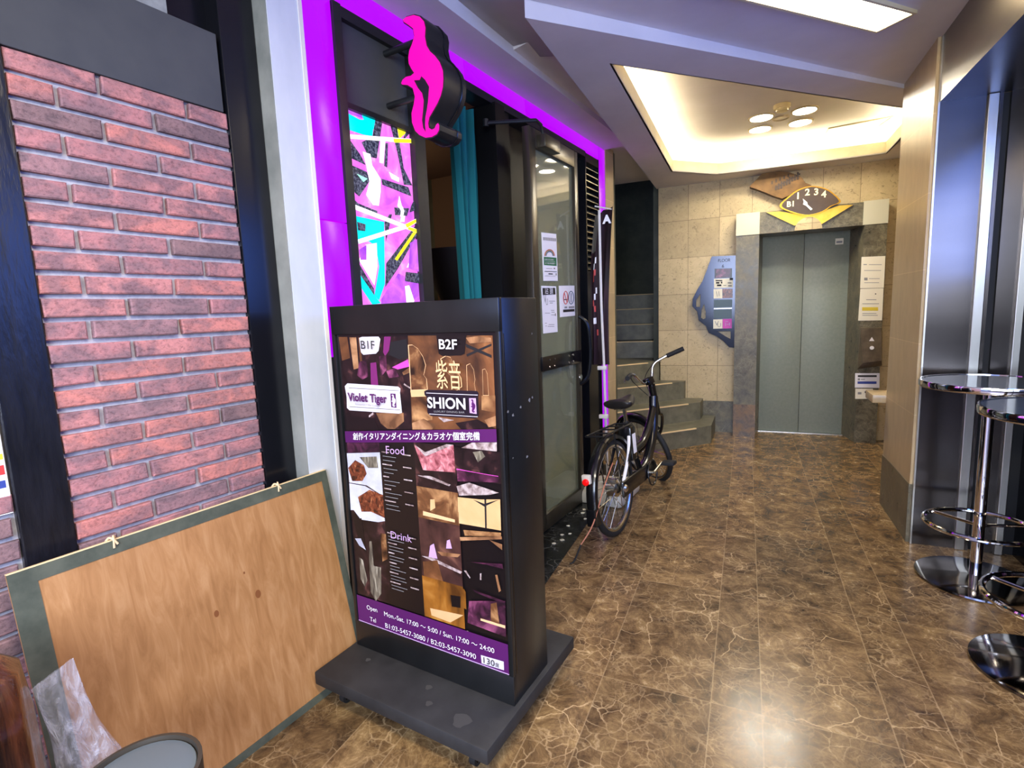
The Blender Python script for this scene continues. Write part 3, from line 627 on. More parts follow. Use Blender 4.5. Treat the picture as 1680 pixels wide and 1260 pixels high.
card(322, 666, 510, 676, y-0.006, 'rail', M['steel_trim'], t)
c_ = card(316, 782, 412, 878, y-0.006, 'pink_card', M['paper_warm'], t)
b = MB(); x, z = BP(*kd([(362, 845)])[0], y-0.0075); text_into(b, 'V', 0.07, lambda u, v: V(x+u-0.01, y-0.0073, z+v), align='CENTER'); text_into(b, 'U', 0.06, lambda u, v: V(x+u+0.015, y-0.0074, z+v-0.015), align='CENTER'); b.build('print', M['grey_ink'], c_, 0)
c_ = card(414, 778, 508, 876, y-0.006, 'magenta_card', M['pink_ink'], t)
b = MB()
for q in ((440, 800, 470, 806), (440, 815, 446, 850), (455, 830, 478, 836), (480, 815, 490, 845)): b.poly(bpoly(kd([(q[0], q[1]), (q[2], q[1]), (q[2], q[3]), (q[0], q[3])]), y-0.0072))
b.build('print', M['lilac'], c_, 0)
b = MB(); x, z = BP(*kd([(428, 172)])[0], y-0.002); text_into(b, 'FLOOR', 0.048, lambda u, v: V(x+u, y-0.0015, z+v-0.015), align='CENTER', sx=0.8); b.build('lettering', M['ink'], t, 0); b = MB(); text_into(b, '6', 0.05, lambda u, v: V(x+u-0.01, y-0.0015, z+v-0.075), align='CENTER'); b.build('lettering', M['ink'], t, 0)
# papers, call box, cards on the right-hand surround
def bsheet(name, pts, y, m, label, cat, lines=(), mats=()):
    b = MB(); b.prism(bpoly(pts, y), (0, 0.0022, 0))
    for (q, mi) in lines: b.poly(bpoly(q, y-0.0008), mi)
    o = b.build(name, [m]+list(mats), None, 0); return tag(o, label, cat)
kp = lambda pts: K(1390, 400, 0.2222, pts); yp = 6.024
rect = lambda a, b_, c, d: kp([(a, b_), (c, b_), (c, d), (a, d)])
bsheet('notice_sheet', kp([(106, 97), (282, 90), (270, 325), (95, 328)]), yp, M['paper_warm'], 'upper white notice sheet taped on the marble right of the lift', 'notice', [(rect(120, 150, 145, 156), 1), (rect(160, 152, 255, 156), 1), (rect(125, 195, 250, 199), 1), (rect(125, 250, 150, 270), 1), (rect(160, 255, 240, 259), 1), (rect(125, 285, 235, 289), 1)], [M['grey_ink']])
bsheet('notice_sheet', kp([(97, 332), (268, 328), (257, 565), (80, 568)]), yp, M['paper_warm'], 'lower notice sheet with a yellow band right of the lift', 'notice', [(rect(110, 468, 228, 494), 1), (rect(140, 410, 215, 415), 2), (rect(112, 440, 235, 444), 2), (rect(112, 512, 215, 516), 2), (rect(112, 526, 225, 530), 2), (rect(205, 366, 214, 374), 3)], [M['yellow_ink'], M['grey_ink'], M['ink']])
t = thing('call_button_box', 'wedge-shaped marble call box with two lit buttons right of the lift', 'call box', (1.08, 5.95, 1.0))
cf = bpoly(kp([(100, 622), (252, 622), (252, 862), (115, 880)]), 5.915); cb_ = bpoly(kp([(88, 615), (258, 615), (256, 900), (75, 925)]), 6.028)
b = MB(); b.hexa([cf[3], cf[2], cb_[2], cb_[3], cf[0], cf[1], cb_[1], cb_[0]]); b.build('housing', M['call_stone'], t, 0)
b = MB(); b.prism(bpoly(kp([(162, 718), (182, 688), (200, 718)]), 5.912), (0, 0.005, 0)); b.build('up_button', M['white_print'], t, 0)
x, z = BP(*kp([(182, 768)])[0], 5.91); b = MB(); b.cyl(V(x, 5.917, z), V(x, 5.907, z), 0.017); b.build('round_button', M['white_print'], t)
bsheet('lift_card', kp([(58, 955), (240, 955), (238, 1064), (56, 1062)]), yp, M['paper'], 'white sign with a blue band below the lift call box', 'card', [(rect(76, 1016, 216, 1034), 1), (rect(78, 970, 218, 984), 2), (rect(78, 993, 94, 1008), 3), (rect(100, 998, 130, 1004), 3)], [M['blue_ink'], M['ink'], M['grey_ink']])
bsheet('lift_card', kp([(60, 1070), (190, 1070), (188, 1145), (58, 1145)]), yp, M['paper_warm'], 'small white card with two dark dots under the blue-banded card', 'card', [(smooth_loop(kp([(128, 1095), (140, 1085), (155, 1095), (142, 1108)]), 3), 1), (smooth_loop(kp([(145, 1108), (156, 1098), (170, 1108), (157, 1118)]), 3), 1), (rect(78, 1095, 105, 1112), 2)], [M['ink'], M['grey_ink']])
b = MB(); b.box((0.795, 4.226, 0.70), (1.30, 4.46, 0.755), bev=0.004); tag(b.build('stone_shelf', M['pillar_tile']), 'beige stone shelf slab sticking out behind the tiled pillar', 'shelf')

# ================================================================== LAMPS IN THE CEILING
def downlight(lit, r):
    t = thing('downlight', '', 'downlight', (0, 0, ZR))
    b = MB(); b.lathe(V(0, 0, ZR-0.012), [(r*0.84, 0.012), (r*0.86, 0.0), (r, 0.002), (r*1.02, 0.012)], 28); b.build('ring', M['ceiling_lip'], t)
    b = MB(); b.lathe(V(0, 0, ZR-0.006), [(0.0, 0.001), (r*0.5, 0), (r*0.85, 0.003)], 28); b.build('lens', M['lamp_glow'] if lit else M['lamp_off'], t)
    return t
base_dl = downlight(True, 0.10); first = True
for x, y, lab in ((0.084, 5.146, 'lit round downlight nearest the wide corner of the ceiling coffer'), (0.401, 5.144, 'lit round downlight beside the smoke detector, on the pillar side'), (0.081, 5.468, 'lit round downlight on the lift side, towards the stairs'), (0.396, 5.458, 'lit round downlight on the lift side, towards the pillar')):
    o = base_dl if first else copy_tree(base_dl); first = False
    o.location = (x, y, ZR); o['label'] = lab; o['group'] = 'four lit downlights in the ceiling coffer'
o = downlight(False, 0.065); o.location = (0.235, 5.249, ZR); o['label'] = 'small unlit round fitting in the middle of the four downlights'
t = thing('smoke_detector', 'cream smoke detector on the coffer ceiling among the downlights', 'smoke detector', (0.226, 4.928, ZR))
b = MB(); b.lathe(V(0.226, 4.928, ZR), [(0.062, 0), (0.062, -0.018), (0.056, -0.03)], 24); b.build('base', M['smoke_cream'], t)
b = MB(); b.lathe(V(0.226, 4.928, ZR), [(0.046, -0.03), (0.044, -0.048), (0.0, -0.052)], 24); b.build('sensor_cap', M['smoke_cream'], t)
b = MB()
for p, q in (((0.65, 5.78), (0.64, 6.0)), ((0.65, 5.78), (1.113, 5.706)), ((1.113, 5.706), (1.06, 5.95))):
    p = V(*p, ZR-0.004); q = V(*q, ZR-0.004); b.tube([p, q], 0.006, 6)
tag(b.build('access_hatch', M['ceiling_lip']), 'outlined access hatch in the coffer ceiling towards the pillar', 'hatch')
# hidden cove tubes behind the lip
mid = offs(0.12); nm = ['left side', 'back corner', 'lift wall side', 'pillar side']
for i in range(4):
    a, e = mid[i], mid[(i+1) % 5]; d = (e-a).normalized(); b = MB(); b.cyl(a+d*0.08+V(0, 0, 0.07), e-d*0.08+V(0, 0, 0.07), 0.016, 12)
    tag(b.build('cove_tube_lamp', M['tube_glow']), 'bright tube lamp behind the coffer lip on the %s' % nm[i], 'tube lamp', 'tube lamps hidden in the ceiling coffer')
# flush louvred fitting
t = thing('ceiling_light', 'long flush ceiling light with ribbed glowing cover', 'ceiling light', (0.16, 2.93, 2.70))
zl = 2.704; cA = HP(1505, 22, zl); cB = HP(1440, 56, zl); dirv = V(-0.693, -0.721, 0); wv = (cB-cA); wv = wv - dirv*wv.dot(dirv); Lf = 1.25
b = MB(); b.prism([cA, cA+wv, cA+wv+dirv*Lf, cA+dirv*Lf], (0, 0, 0.05), holes=[[cA+wv*0.07+dirv*0.015, cA+wv*0.93+dirv*0.015, cA+wv*0.93+dirv*(Lf-0.015), cA+wv*0.07+dirv*(Lf-0.015)]]); b.build('frame', M['ceiling_lip'], t)
b = MB(); nn = 22; pr = []
for i in range(nn+1):
    f = i/nn; pr.append((0.07+0.86*f, 0.006+0.006*(i % 2)))
for i in range(nn):
    p0 = cA+wv*pr[i][0]+V(0, 0, pr[i][1]); p1 = cA+wv*pr[i+1][0]+V(0, 0, pr[i+1][1]); b.quad(p0+dirv*0.015, p1+dirv*0.015, p1+dirv*(Lf-0.015), p0+dirv*(Lf-0.015))
b.build('diffuser', M['louver_glow'], t, 0)

# ================================================================== STAIRS
t = thing('staircase', 'grey stone winding stairs with pale nosings behind the bicycle', 'stairs', (-0.7, 6.0, 0))
st = [((1104, 708), (1163, 699.5), 0.184), ((1067, 670), (1149, 660), 0.374), ((1053, 633), (1122, 626), 0.57), ((1007, 600), (1101.7, 591.5), 0.784), ((1007, 564), (1080, 559), 0.99), ((1007, 532), (1060, 529), 1.19), ((1007, 502), (1040, 500), 1.39), ((1007, 475), (1022, 474), 1.59)]
lines = []
for k_, (a, e, z) in enumerate(st):
    if k_ < 4: A = HP(*a, z); B = HP(*e, z)
    elif k_ == 4: A = V(-1.42, 6.62, z); B = V(-0.912, 6.72, z)
    else: A = V(-2.0, 6.62+0.30*(k_-4), z); B = V(-1.02-0.07*(k_-5), 6.78+0.30*(k_-4), z)
    lines.append((A, B, z))
zprev = 0.0
for k_, (A, B, z) in enumerate(lines):
    d = (B-A).normalized(); A2 = A - d*((A.x+2.0)/d.x if (A.x+2.0) > 0 else 0)
    if A2.y < 5.02: A2 = A + (A2-A)*((A.y-5.02)/(A.y-A2.y))
    if k_ == 0: B2 = HP(1167, 698, z); E_ = [V(-0.295, 6.188, z)]
    elif k_ < 4: B2 = B if B.y < 6.188 else A+(B-A)*((6.188-A.y)/(B.y-A.y)); E_ = [V(B2.x+0.01, 6.188, z)]
    else: B2 = B; E_ = []
    if k_ < 4: back = E_ + [V(-0.95, 6.188, z), V(-1.02, 6.43, z), V(-1.02, 8.29, z), V(-3.1, 8.29, z), V(-3.1, A2.y+0.2, z)]
    else: back = [V(B2.x, 8.29, z), V(-3.1, 8.29, z), V(-3.1, A2.y+0.1, z)]
    pts = [A2, B2]+back
    b = MB(); b.prism(pts, (0, 0, zprev-z)); s_ = b.build('step', M['stair_stone'], t, 0)
    nd = V(d.y, -d.x, 0)
    b = MB(); L_ = B2 if k_ else B
    b.prism([A2+nd*0.004, L_-d*(0.16 if k_ < 4 else 0.03)+nd*0.004, L_-d*(0.16 if k_ < 4 else 0.03)-nd*0.012, A2-nd*0.012], (0, 0, -0.012)); n_ = b.build('nosing', M['raw_edge'], s_, 0); n_.location.z += 0.002
    zprev = z

# ================================================================== SHOP FRONT
def fpoly(pts, off): return [FA(*_f(FP(px, py, off), off)) for px, py in pts]
def _f(sz, off): return (sz[0], off, sz[1])
t = thing('illuminated_frame', 'glowing purple light-box frame around the shop front', 'illuminated sign', FA(-1.2, 0.02, 1.2))
zt = 2.75
for s0, s1, z0, z1 in ((-1.888, -1.752, 1.25, 1.792), (-1.888, -1.752, 1.795, zt), (-1.75, -0.86, 2.648, zt), (-0.857, -0.20, 2.648, zt), (-0.197, 1.03, 2.648, zt), (1.033, 1.176, 0.35, zt)):
    b = MB(); b.fbox(FA, (s0, -0.05, z0), (s1, 0.006, z1), bev=0.002); b.build('light_panel', M['purple_glow'], t)
# art light box
AS = lambda pts: K(540, 160, 0.2778, pts)
t = thing('art_light_box', 'tall light box with pink, teal and white graffiti art', 'light box', FA(-1.5, 0.0, 1.12))
s0, s1, z0, z1 = -1.712, -1.31, 1.12, 2.262
b = MB(); b.fbox(FA, (s0, -0.05, z0), (s1, -0.012, z1)); b.build('panel', M['art_pink'], t, 0)
b = MB(); lay = [0.0]
def ap(pts, mi):
    lay[0] += 0.00025; o_ = -0.0118+lay[0]; q = []
    for px, py in AS(pts):
        s_, z_ = FP(px, py, -0.012); q.append(FA(min(max(s_, s0), s1), o_, min(max(z_, z0), z1)))
    tri = tessellate_polygon([q]); b.add(q, [tuple(x) for x in tri], mi)
# 0 white 1 teal 2 yellow 3 violet 4 speckle 5 green
ap([(100, 45), (190, 75), (200, 125), (105, 90)], 3); ap([(105, 90), (180, 130), (265, 110), (255, 230), (200, 220), (110, 190)], 1); ap([(190, 75), (270, 110), (262, 190), (210, 150)], 1)
ap([(270, 110), (310, 120), (280, 360), (230, 350), (190, 265), (255, 230)], 4); ap([(360, 150), (400, 170), (440, 420), (490, 520), (440, 515), (400, 320)], 4); ap([(400, 165), (455, 190), (412, 245)], 2); ap([(450, 195), (485, 205), (425, 265)], 4)
ap([(120, 250), (180, 335), (215, 400), (130, 360)], 4); ap([(130, 400), (220, 440), (240, 490), (175, 585), (135, 550)], 4); ap([(160, 450), (225, 480), (200, 500)], 5)
ap([(300, 250), (330, 250), (318, 390), (295, 385)], 0); ap([(330, 270), (345, 270), (340, 415), (322, 405)], 4); ap([(305, 480), (465, 530), (483, 585), (310, 515)], 4); ap([(350, 440), (410, 475), (408, 500), (365, 480)], 0)
ap([(195, 320), (240, 335), (250, 400), (300, 480), (300, 560), (290, 640), (255, 635), (215, 575), (235, 500), (215, 400)], 0)
ap([(410, 580), (425, 640), (448, 670), (440, 735), (415, 735), (425, 690), (400, 640)], 0); ap([(380, 650), (470, 655), (455, 700), (385, 695)], 4); ap([(410, 600), (425, 640), (440, 670), (430, 720), (415, 700), (420, 670), (402, 640)], 0)
ap([(480, 640), (510, 610), (508, 670), (470, 680)], 4); ap([(140, 600), (165, 625), (250, 660), (280, 670), (280, 690), (150, 650)], 4)
ap([(150, 700), (320, 735), (325, 1100), (290, 1200), (262, 1170), (290, 1000), (270, 880), (230, 850), (165, 860)], 1); ap([(160, 735), (210, 750), (208, 790), (165, 785)], 4); ap([(210, 870), (275, 860), (280, 1000), (262, 1110), (170, 960)], 0); ap([(170, 900), (215, 870), (215, 960), (180, 960)], 3)
ap([(180, 1050), (262, 1170), (300, 1215), (250, 1225), (180, 1120)], 1); ap([(170, 980), (258, 1130), (262, 1170), (175, 1045)], 4)
ap([(320, 740), (350, 690), (365, 690), (330, 850)], 4); ap([(330, 980), (500, 760), (520, 820), (400, 1010), (325, 1120)], 4); ap([(500, 780), (380, 955), (395, 965), (510, 800)], 2)
ap([(300, 1190), (400, 1040), (520, 1090), (530, 1220), (300, 1225)], 3); ap([(445, 1030), (535, 1040), (530, 1100), (440, 1085)], 4); ap([(470, 960), (490, 920), (505, 1000), (450, 1005)], 0); ap([(440, 1115), (465, 1110), (495, 1200), (490, 1220), (450, 1220)], 0); ap([(470, 860), (530, 840), (530, 1030), (460, 1010)], 3)
ap([(110, 220), (485, 250), (485, 275), (115, 245)], 0); ap([(370, 245), (485, 252), (485, 274), (375, 268)], 2)
ap([(145, 635), (520, 780), (518, 803), (148, 665)], 0); ap([(460, 765), (520, 780), (518, 803), (455, 780)], 2); ap([(160, 840), (430, 755), (515, 720), (516, 745), (440, 778), (165, 866)], 0); ap([(440, 750), (516, 722), (516, 742), (450, 772)], 2)
b.build('artwork', [M['art_white'], M['art_teal'], M['art_yellow'], M['art_violet'], M['art_speckle'], M['art_green']], t, 0)
# projecting bird emblem
t = thing('bird_emblem_sign', 'projecting magenta light-box emblem shaped like a curled bird', 'projecting sign', FA(-1.5, 0.25, 2.1))
SB = -1.50
def bs(pts, s_=SB):
    q = []
    for px, py in K(480, 0, 0.17857, pts):
        P = on(px, py, O+T*s_, T); q.append(P)
    return q
body = [(1115, 125), (1170, 140), (1210, 185), (1225, 250), (1220, 330), (1235, 410), (1265, 460), (1310, 500), (1355, 560), (1385, 640), (1390, 720), (1385, 800), (1365, 880), (1335, 950), (1295, 1020), (1260, 1080), (1250, 1130), (1255, 1165), (1280, 1180), (1300, 1170), (1312, 1140), (1335, 1120), (1352, 1145), (1350, 1195), (1325, 1240), (1275, 1268), (1215, 1275), (1160, 1250), (1120, 1210), (1090, 1130), (1085, 1040), (1105, 960), (1115, 890), (1098, 820), (1050, 790), (1000, 785), (990, 765), (1005, 725), (1040, 695), (1085, 685), (1108, 668), (1085, 640), (1060, 590), (1055, 530), (1065, 460), (1090, 400), (1110, 330), (1100, 270), (1060, 240), (1015, 210), (1005, 180), (1040, 145)]
hole = [(1115, 738), (1165, 738), (1180, 703), (1215, 740), (1250, 800), (1245, 860), (1240, 930), (1230, 1000), (1215, 1080), (1212, 1150), (1222, 1212), (1200, 1170), (1190, 1100), (1200, 1000), (1205, 920), (1190, 850), (1150, 800)]
DS = T*0.15
bs_pts = bs(body); cbd = sum(bs_pts, Vector())/len(bs_pts)
hp_ = bs(hole)
b = MB(); b.prism([p+T*0.004 for p in bs_pts], DS); b.build('case', M['charcoal'], t)
def inset(pts, d):
    n = len(pts); out = []; ar = 0
    uv = [((p-cbd).dot(N), p.z) for p in pts]
    for i in range(n): ar += uv[i][0]*uv[(i+1) % n][1]-uv[(i+1) % n][0]*uv[i][1]
    sg = 1 if ar > 0 else -1
    for i in range(n):
        e1 = Vector((uv[i][0]-uv[i-1][0], uv[i][1]-uv[i-1][1])); e2 = Vector((uv[(i+1) % n][0]-uv[i][0], uv[(i+1) % n][1]-uv[i][1]))
        n1 = Vector((-e1.y, e1.x)).normalized(); n2 = Vector((-e2.y, e2.x)).normalized(); m_ = (n1+n2); m_ = m_.normalized() if m_.length > 1e-6 else n1
        out.append(pts[i]+(N*m_.x+Z*m_.y)*(sg*d))
    return out
b = MB(); b.prism(inset(bs_pts, 0.005), T*0.003, holes=[inset(hp_, -0.003)]); b.build('face', M['magenta_glow'], t, 0)
b = MB(); n_ = len(bs_pts); band = [p+(p-cbd).normalized()*0.003+T*0.12 for p in bs_pts]
b.tube(band, 0.004, 6, closed=True); b.build('seam', M['black_gloss'], t)
for (px, py, tx, ty) in ((617, 97, 674, 68), (622, 182, 676, 158)):
    s_, z_ = FP(px, py, -0.012); s_ = SB+0.06; zz = on(tx, ty, O+T*s_, T).z
    b = MB(); b.cyl(FA(s_, -0.012, zz-0.01), FA(s_, 0.16, zz-0.01), 0.014, 12); b.build('bracket', M['charcoal'], t)
# curtain
b = MB(); nu, nv = 64, 14; vs = []
for j in range(nv+1):
    f = j/nv; z_ = 2.58*(1-f)+0.06*f
    for i in range(nu+1):
        u = i/nu; s_ = -0.80 + 0.26*u*(1.0-0.08*f) + 0.09*f*f
        vs.append(FA(s_, -0.14+0.042*math.sin(u*25+0.6*math.sin(3*f))+0.014*math.sin(u*57), z_))
b.add(vs, [(j*(nu+1)+i, j*(nu+1)+i+1, (j+1)*(nu+1)+i+1, (j+1)*(nu+1)+i) for j in range(nv) for i in range(nu)])
tag(b.build('curtain', M['teal_curtain'], None, 80), 'teal pleated curtain hanging in the open shop doorway', 'curtain')
# black tapering stand inside
t = thing('tapered_stand', 'black stand widening to a flat top, seen dimly inside the shop doorway', 'stand', FA(0.0, -0.72, 0))
cc = FA(0.0, -0.72, 0)
b = MB(); b.lathe(cc, [(0.0, 1.30), (0.085, 1.30), (0.165, 1.53), (0.30, 1.865), (0.30, 1.88), (0.0, 1.885)], 32); b.build('top', M['dark_void'], t)
b = MB(); b.lathe(cc, [(0.06, 0.03), (0.05, 1.31)], 20); b.build('column', M['dark_void'], t)
b = MB(); b.lathe(cc, [(0.22, 0.0), (0.22, 0.02), (0.06, 0.04)], 28); b.build('foot', M['dark_void'], t)
# glass door leaf folded open in front of the wall
t = thing('glass_door', 'open dark-framed glass door carrying three white notices', 'door', FA(-0.2, 0.22, 0))
D0, D1, S0, S1, H = 0.175, 0.222, -0.555, 0.115, 2.455
def DF(s, o, z): return FA(s, o, z)
b = MB(); b.fbox(FA, (S0, D0, 0.012), (S0+0.075, D1, H), bev=0.003); b.fbox(FA, (S1-0.055, D0, 0.012), (S1, D1, H), bev=0.003)
b.fbox(FA, (S0+0.07, D0, H-0.105), (S1-0.05, D1, H), bev=0.003); b.fbox(FA, (S0+0.07, D0, 0.012), (S1-0.05, D1, 0.115), bev=0.003); b.build('frame', M['bronze_frame'], t)
b = MB(); b.fbox(FA, (S0+0.068, D0+0.018, 0.11), (S1-0.052, D0+0.026, H-0.1)); b.build('glass_pane', M['door_glass'], t, 0)
b = MB(); z0 = FP(900, 601, D1)[1]; b.fbox(FA, (S0+0.06, D1-0.004, 1.035), (S1-0.03, D1+0.012, 1.125), bev=0.003)
for s_ in (-0.40, -0.33, -0.12, -0.05):
    for z_ in (1.055, 1.10): b.cyl(FA(s_, D1+0.010, z_), FA(s_, D1+0.016, z_), 0.006, 8, 1)
b.build('push_plate', [M['black_gloss'], M['chrome']], t)
b = MB(); b.tube(smooth_path([FA(S1-0.03, D1, 1.36), FA(S1-0.015, D1+0.055, 1.30), FA(S1-0.005, D1+0.07, 1.12), FA(S1-0.015, D1+0.055, 0.94), FA(S1-0.03, D1, 0.88)], 6), 0.013, 10); b.build('handle', M['black_gloss'], t)
b = MB(); b.cyl(FA(S1-0.03, D1-0.001, 0.93), FA(S1-0.03, D1+0.008, 0.93), 0.02, 16); b.build('lock', M['chrome'], t)
cl = MB(); cl.fbox(FA, (-0.46, D1-0.002, 2.352), (-0.26, D1+0.055, 2.425), bev=0.005); cl_ = cl.build('door_closer', M['bronze_frame'], t)
b = MB(); pA = FA(-0.44, D1+0.03, 2.43); pB = FA(-0.50, D1+0.02, 2.49); pC = FA(-0.69, 0.02, 2.47)
b.tube([pA, FA(-0.46, D1+0.03, 2.475), pB], 0.009, 8); b.tube([pB, pC], 0.011, 8); b.lathe(pC-Z*0.02, [(0.016, 0), (0.016, 0.04)], 12); b.build('closer_arm', M['charcoal'], cl_)
# notices on the door
KD = lambda pts: K(870, 370, 0.15075, pts)
def dpoly(pts, o_): return [FA(*_f(FP(px, py, o_), o_)) for px, py in pts]
ND = D0+0.029
def notice(name, pts, label, items, mats, texts=()):
    b = MB(); b.prism(dpoly(KD(pts), ND), N*-0.002)
    for q, mi in items:
        qq = dpoly(KD(q), ND+0.0012); b.add(qq, [tuple(x) for x in tessellate_polygon([qq])], mi)
    for s_, px, py, sz, mi, sx in texts:
        u0, v0 = FP(*KD([(px, py)])[0], ND+0.0014); text_into(b, s_, sz, lambda u, v: FA(u0+u, ND+0.0016, v0+v), mi, 'CENTER', sx=sx)
    return tag(b.build(name, mats, None, 0), label, 'notice')
R_ = lambda a, b_, c, d: [(a, b_), (c, b_+4), (c, d+4), (a, d)]
def rb(r0, r1, cx=210, cy=330, sy=1.3): return [(cx+r0*math.cos(math.pi*i/12), cy-r0*sy*math.sin(math.pi*i/12)) for i in range(13)]+[(cx+r1*math.cos(math.pi*i/12), cy-r1*sy*math.sin(math.pi*i/12)) for i in range(12, -1, -1)]
notice('rainbow_notice', [(122, 74), (283, 92), (300, 603), (145, 603)], 'tall white notice with a rainbow and a green band on the glass door',
       [(rb(56, 50), 2), (rb(50, 45), 3), (rb(45, 39), 4), (rb(39, 32), 5), ([(147, 340), (285, 350), (287, 440), (150, 430)], 6), ([(155, 495), (288, 500), (288, 506), (155, 503)], 1), ([(175, 465), (240, 465), (240, 471), (175, 471)], 4), ([(255, 460), (270, 462), (270, 474), (255, 472)], 1), ([(198, 520), (245, 522), (245, 534), (198, 532)], 1), ([(160, 546), (275, 548), (275, 552), (160, 550)], 4), ([(278, 518), (285, 520), (285, 545), (278, 543)], 1), ([(157, 385), (270, 392), (270, 396), (157, 389)], 0)] +
       [([(140+i*16, 126+i*1.5), (151+i*16, 127+i*1.5), (151+i*16, 160+i*1.5), (140+i*16, 159+i*1.5)], 4) for i in range(9)] + [([(158+i*14, 360+i*0.7), (168+i*14, 361+i*0.7), (168+i*14, 376+i*.7), (158+i*14, 375+i*.7)], 0) for i in range(8)] + [([(162+i*14, 400+i*0.7), (172+i*14, 401+i*0.7), (172+i*14, 418+i*.7), (162+i*14, 417+i*.7)], 0) for i in range(8)],
       [M['paper'], M['ink'], M['red_ink'], M['olive'], M['grey_ink'], M['navy_ink'], M['green_ink']])
notice('black_header_notice', [(120, 655), (281, 662), (298, 1158), (143, 1176)], 'tall white notice with a black heading on the glass door',
       [([(133, 680), (270, 678), (275, 750), (137, 757)], 1)] + [([(a, z_), (c, z_), (c, z_+6), (a, z_+6)], 2) for a, c, z_ in ((205, 270, 820), (210, 245, 840), (160, 215, 950), (225, 262, 920), (230, 265, 940), (228, 270, 970), (200, 262, 1075), (190, 262, 1095), (160, 180, 1060), (165, 180, 1090))] + [([(270, 955), (277, 955), (277, 985), (270, 985)], 1)],
       [M['paper'], M['ink'], M['grey_ink']], (('\u5e97 \u8217', 205, 740, 0.055, 0, 0.9), ('V', 160, 840, 0.07, 2, 0.8), ('U', 182, 865, 0.06, 2, 0.8)))
def ring(cx, cy, rx, ry, w): return [(cx+rx*math.cos(2*math.pi*i/20), cy+ry*math.sin(2*math.pi*i/20)) for i in range(21)]+[(cx+(rx-w)*math.cos(2*math.pi*i/20), cy+(ry-w)*math.sin(2*math.pi*i/20)) for i in range(20, -1, -1)]
notice('smoking_notice', [(313, 655), (508, 653), (512, 978), (326, 998)], 'squarish white notice with red and blue circles on the glass door',
       [(ring(385, 785, 28, 74, 9), 1), (ring(444, 785, 32, 74, 9), 2), ([(368, 802), (402, 800), (402, 810), (368, 812)], 3), ([(366, 730), (372, 726), (404, 836), (398, 842)], 1), ([(440, 735), (448, 735), (448, 838), (440, 838)], 2), ([(357, 915), (481, 908), (481, 935), (358, 944)], 3), ([(372, 882), (402, 880), (402, 900), (372, 902)], 4), ([(418, 880), (480, 876), (480, 898), (418, 901)], 4)], [M['paper'], M['red_ink'], M['navy_ink'], M['ink'], M['grey_ink']])
# louvre grille
t = thing('louvre_grille', 'black louvred vent with metal slats beside the open glass door', 'vent', FA(0.89, 0.0, 1.72))
b = MB(); b.fbox(FA, (0.762, -0.045, 2.575), (1.016, 0.008, 2.638)); b.build('frame', M['bronze_frame'], t)
for i in range(17):
    z_ = 2.545-i*0.05; b = MB(); P = [FA(s_, o_, z_+dz) for s_, o_, dz in ((0.762, -0.04, 0.012), (1.016, -0.04, 0.012), (1.016, 0.006, -0.018), (0.762, 0.006, -0.018))]
    b.prism(P, Z*0.006); b.build('slat', M['steel_trim'], t, 0)

# ================================================================== MENU SIGN
t = thing('menu_sign', 'black freestanding sign box with a food and drink poster on a wheeled platform', 'sign', SG(0, 0.12, 0))
b = MB(); HW = 0.36
b.fbox(SG, (-HW, 0.012, 0.128), (HW, 0.24, 1.447), bev=0.003)
b.fbox(SG, (-HW, 0, 1.346), (HW, 0.02, 1.447), bev=0.002); b.fbox(SG, (-HW, 0, 0.128), (HW, 0.02, 0.232), bev=0.002)
b.fbox(SG, (-HW, 0, 0.23), (-HW+0.016, 0.02, 1.348), bev=0.002); b.fbox(SG, (HW-0.016, 0, 0.23), (HW, 0.02, 1.348), bev=0.002)
b.build('cabinet', M['sign_black'], t)
b = MB(); b.fbox(SG, (HW-0.0015, 0.02, 0.232), (HW+0.0008, 0.024, 1.34)); b.build('edge_strip', M['steel_dark'], t, 0)
b = MB(); b.fbox(SG, (-0.378, -0.192, 0.078), (0.378, 0.435, 0.128), 0, 0.006)
b.build('platform', [M['platform_top']], t)
b = MB(); b.fbox(SG, (-0.34, -0.16, 0.062), (0.34, 0.40, 0.079)); b.build('platform_rail', M['platform_edge'], t, 0)
for u, d in ((-0.29, -0.13), (0.29, -0.13), (-0.29, 0.37), (0.29, 0.37)):
    p = SG(u, d, 0); b = MB(); b.lathe(p+Z*0.055, [(0.022, 0), (0.022, 0.006)], 16)
    b.fbox(SG, (u-0.017, d-0.014, 0.02), (u-0.013, d+0.014, 0.056)); b.fbox(SG, (u+0.013, d-0.014, 0.02), (u+0.017, d+0.014, 0.056)); c_ = b.build('caster', M['steel_dark'], t)
    b = MB(); b.cyl(SG(u-0.011, d, 0.0235), SG(u+0.011, d, 0.0235), 0.0235, 20); b.build('wheel', M['rubber'], c_)
b = MB()
for (u, d, r) in ((-0.25, -0.05, .01), (0.05, -0.06, .012), (0.24, -0.13, .03), (0.1, -0.12, .012)):
    b = MB(); b.poly([SG(u+r*math.cos(a)*(1+.3*math.sin(3*a)), d+r*math.sin(a), 0.1283) for a in [math.pi*i/6 for i in range(12)]]); b.build('dust_mark', M['dust'], t, 0)
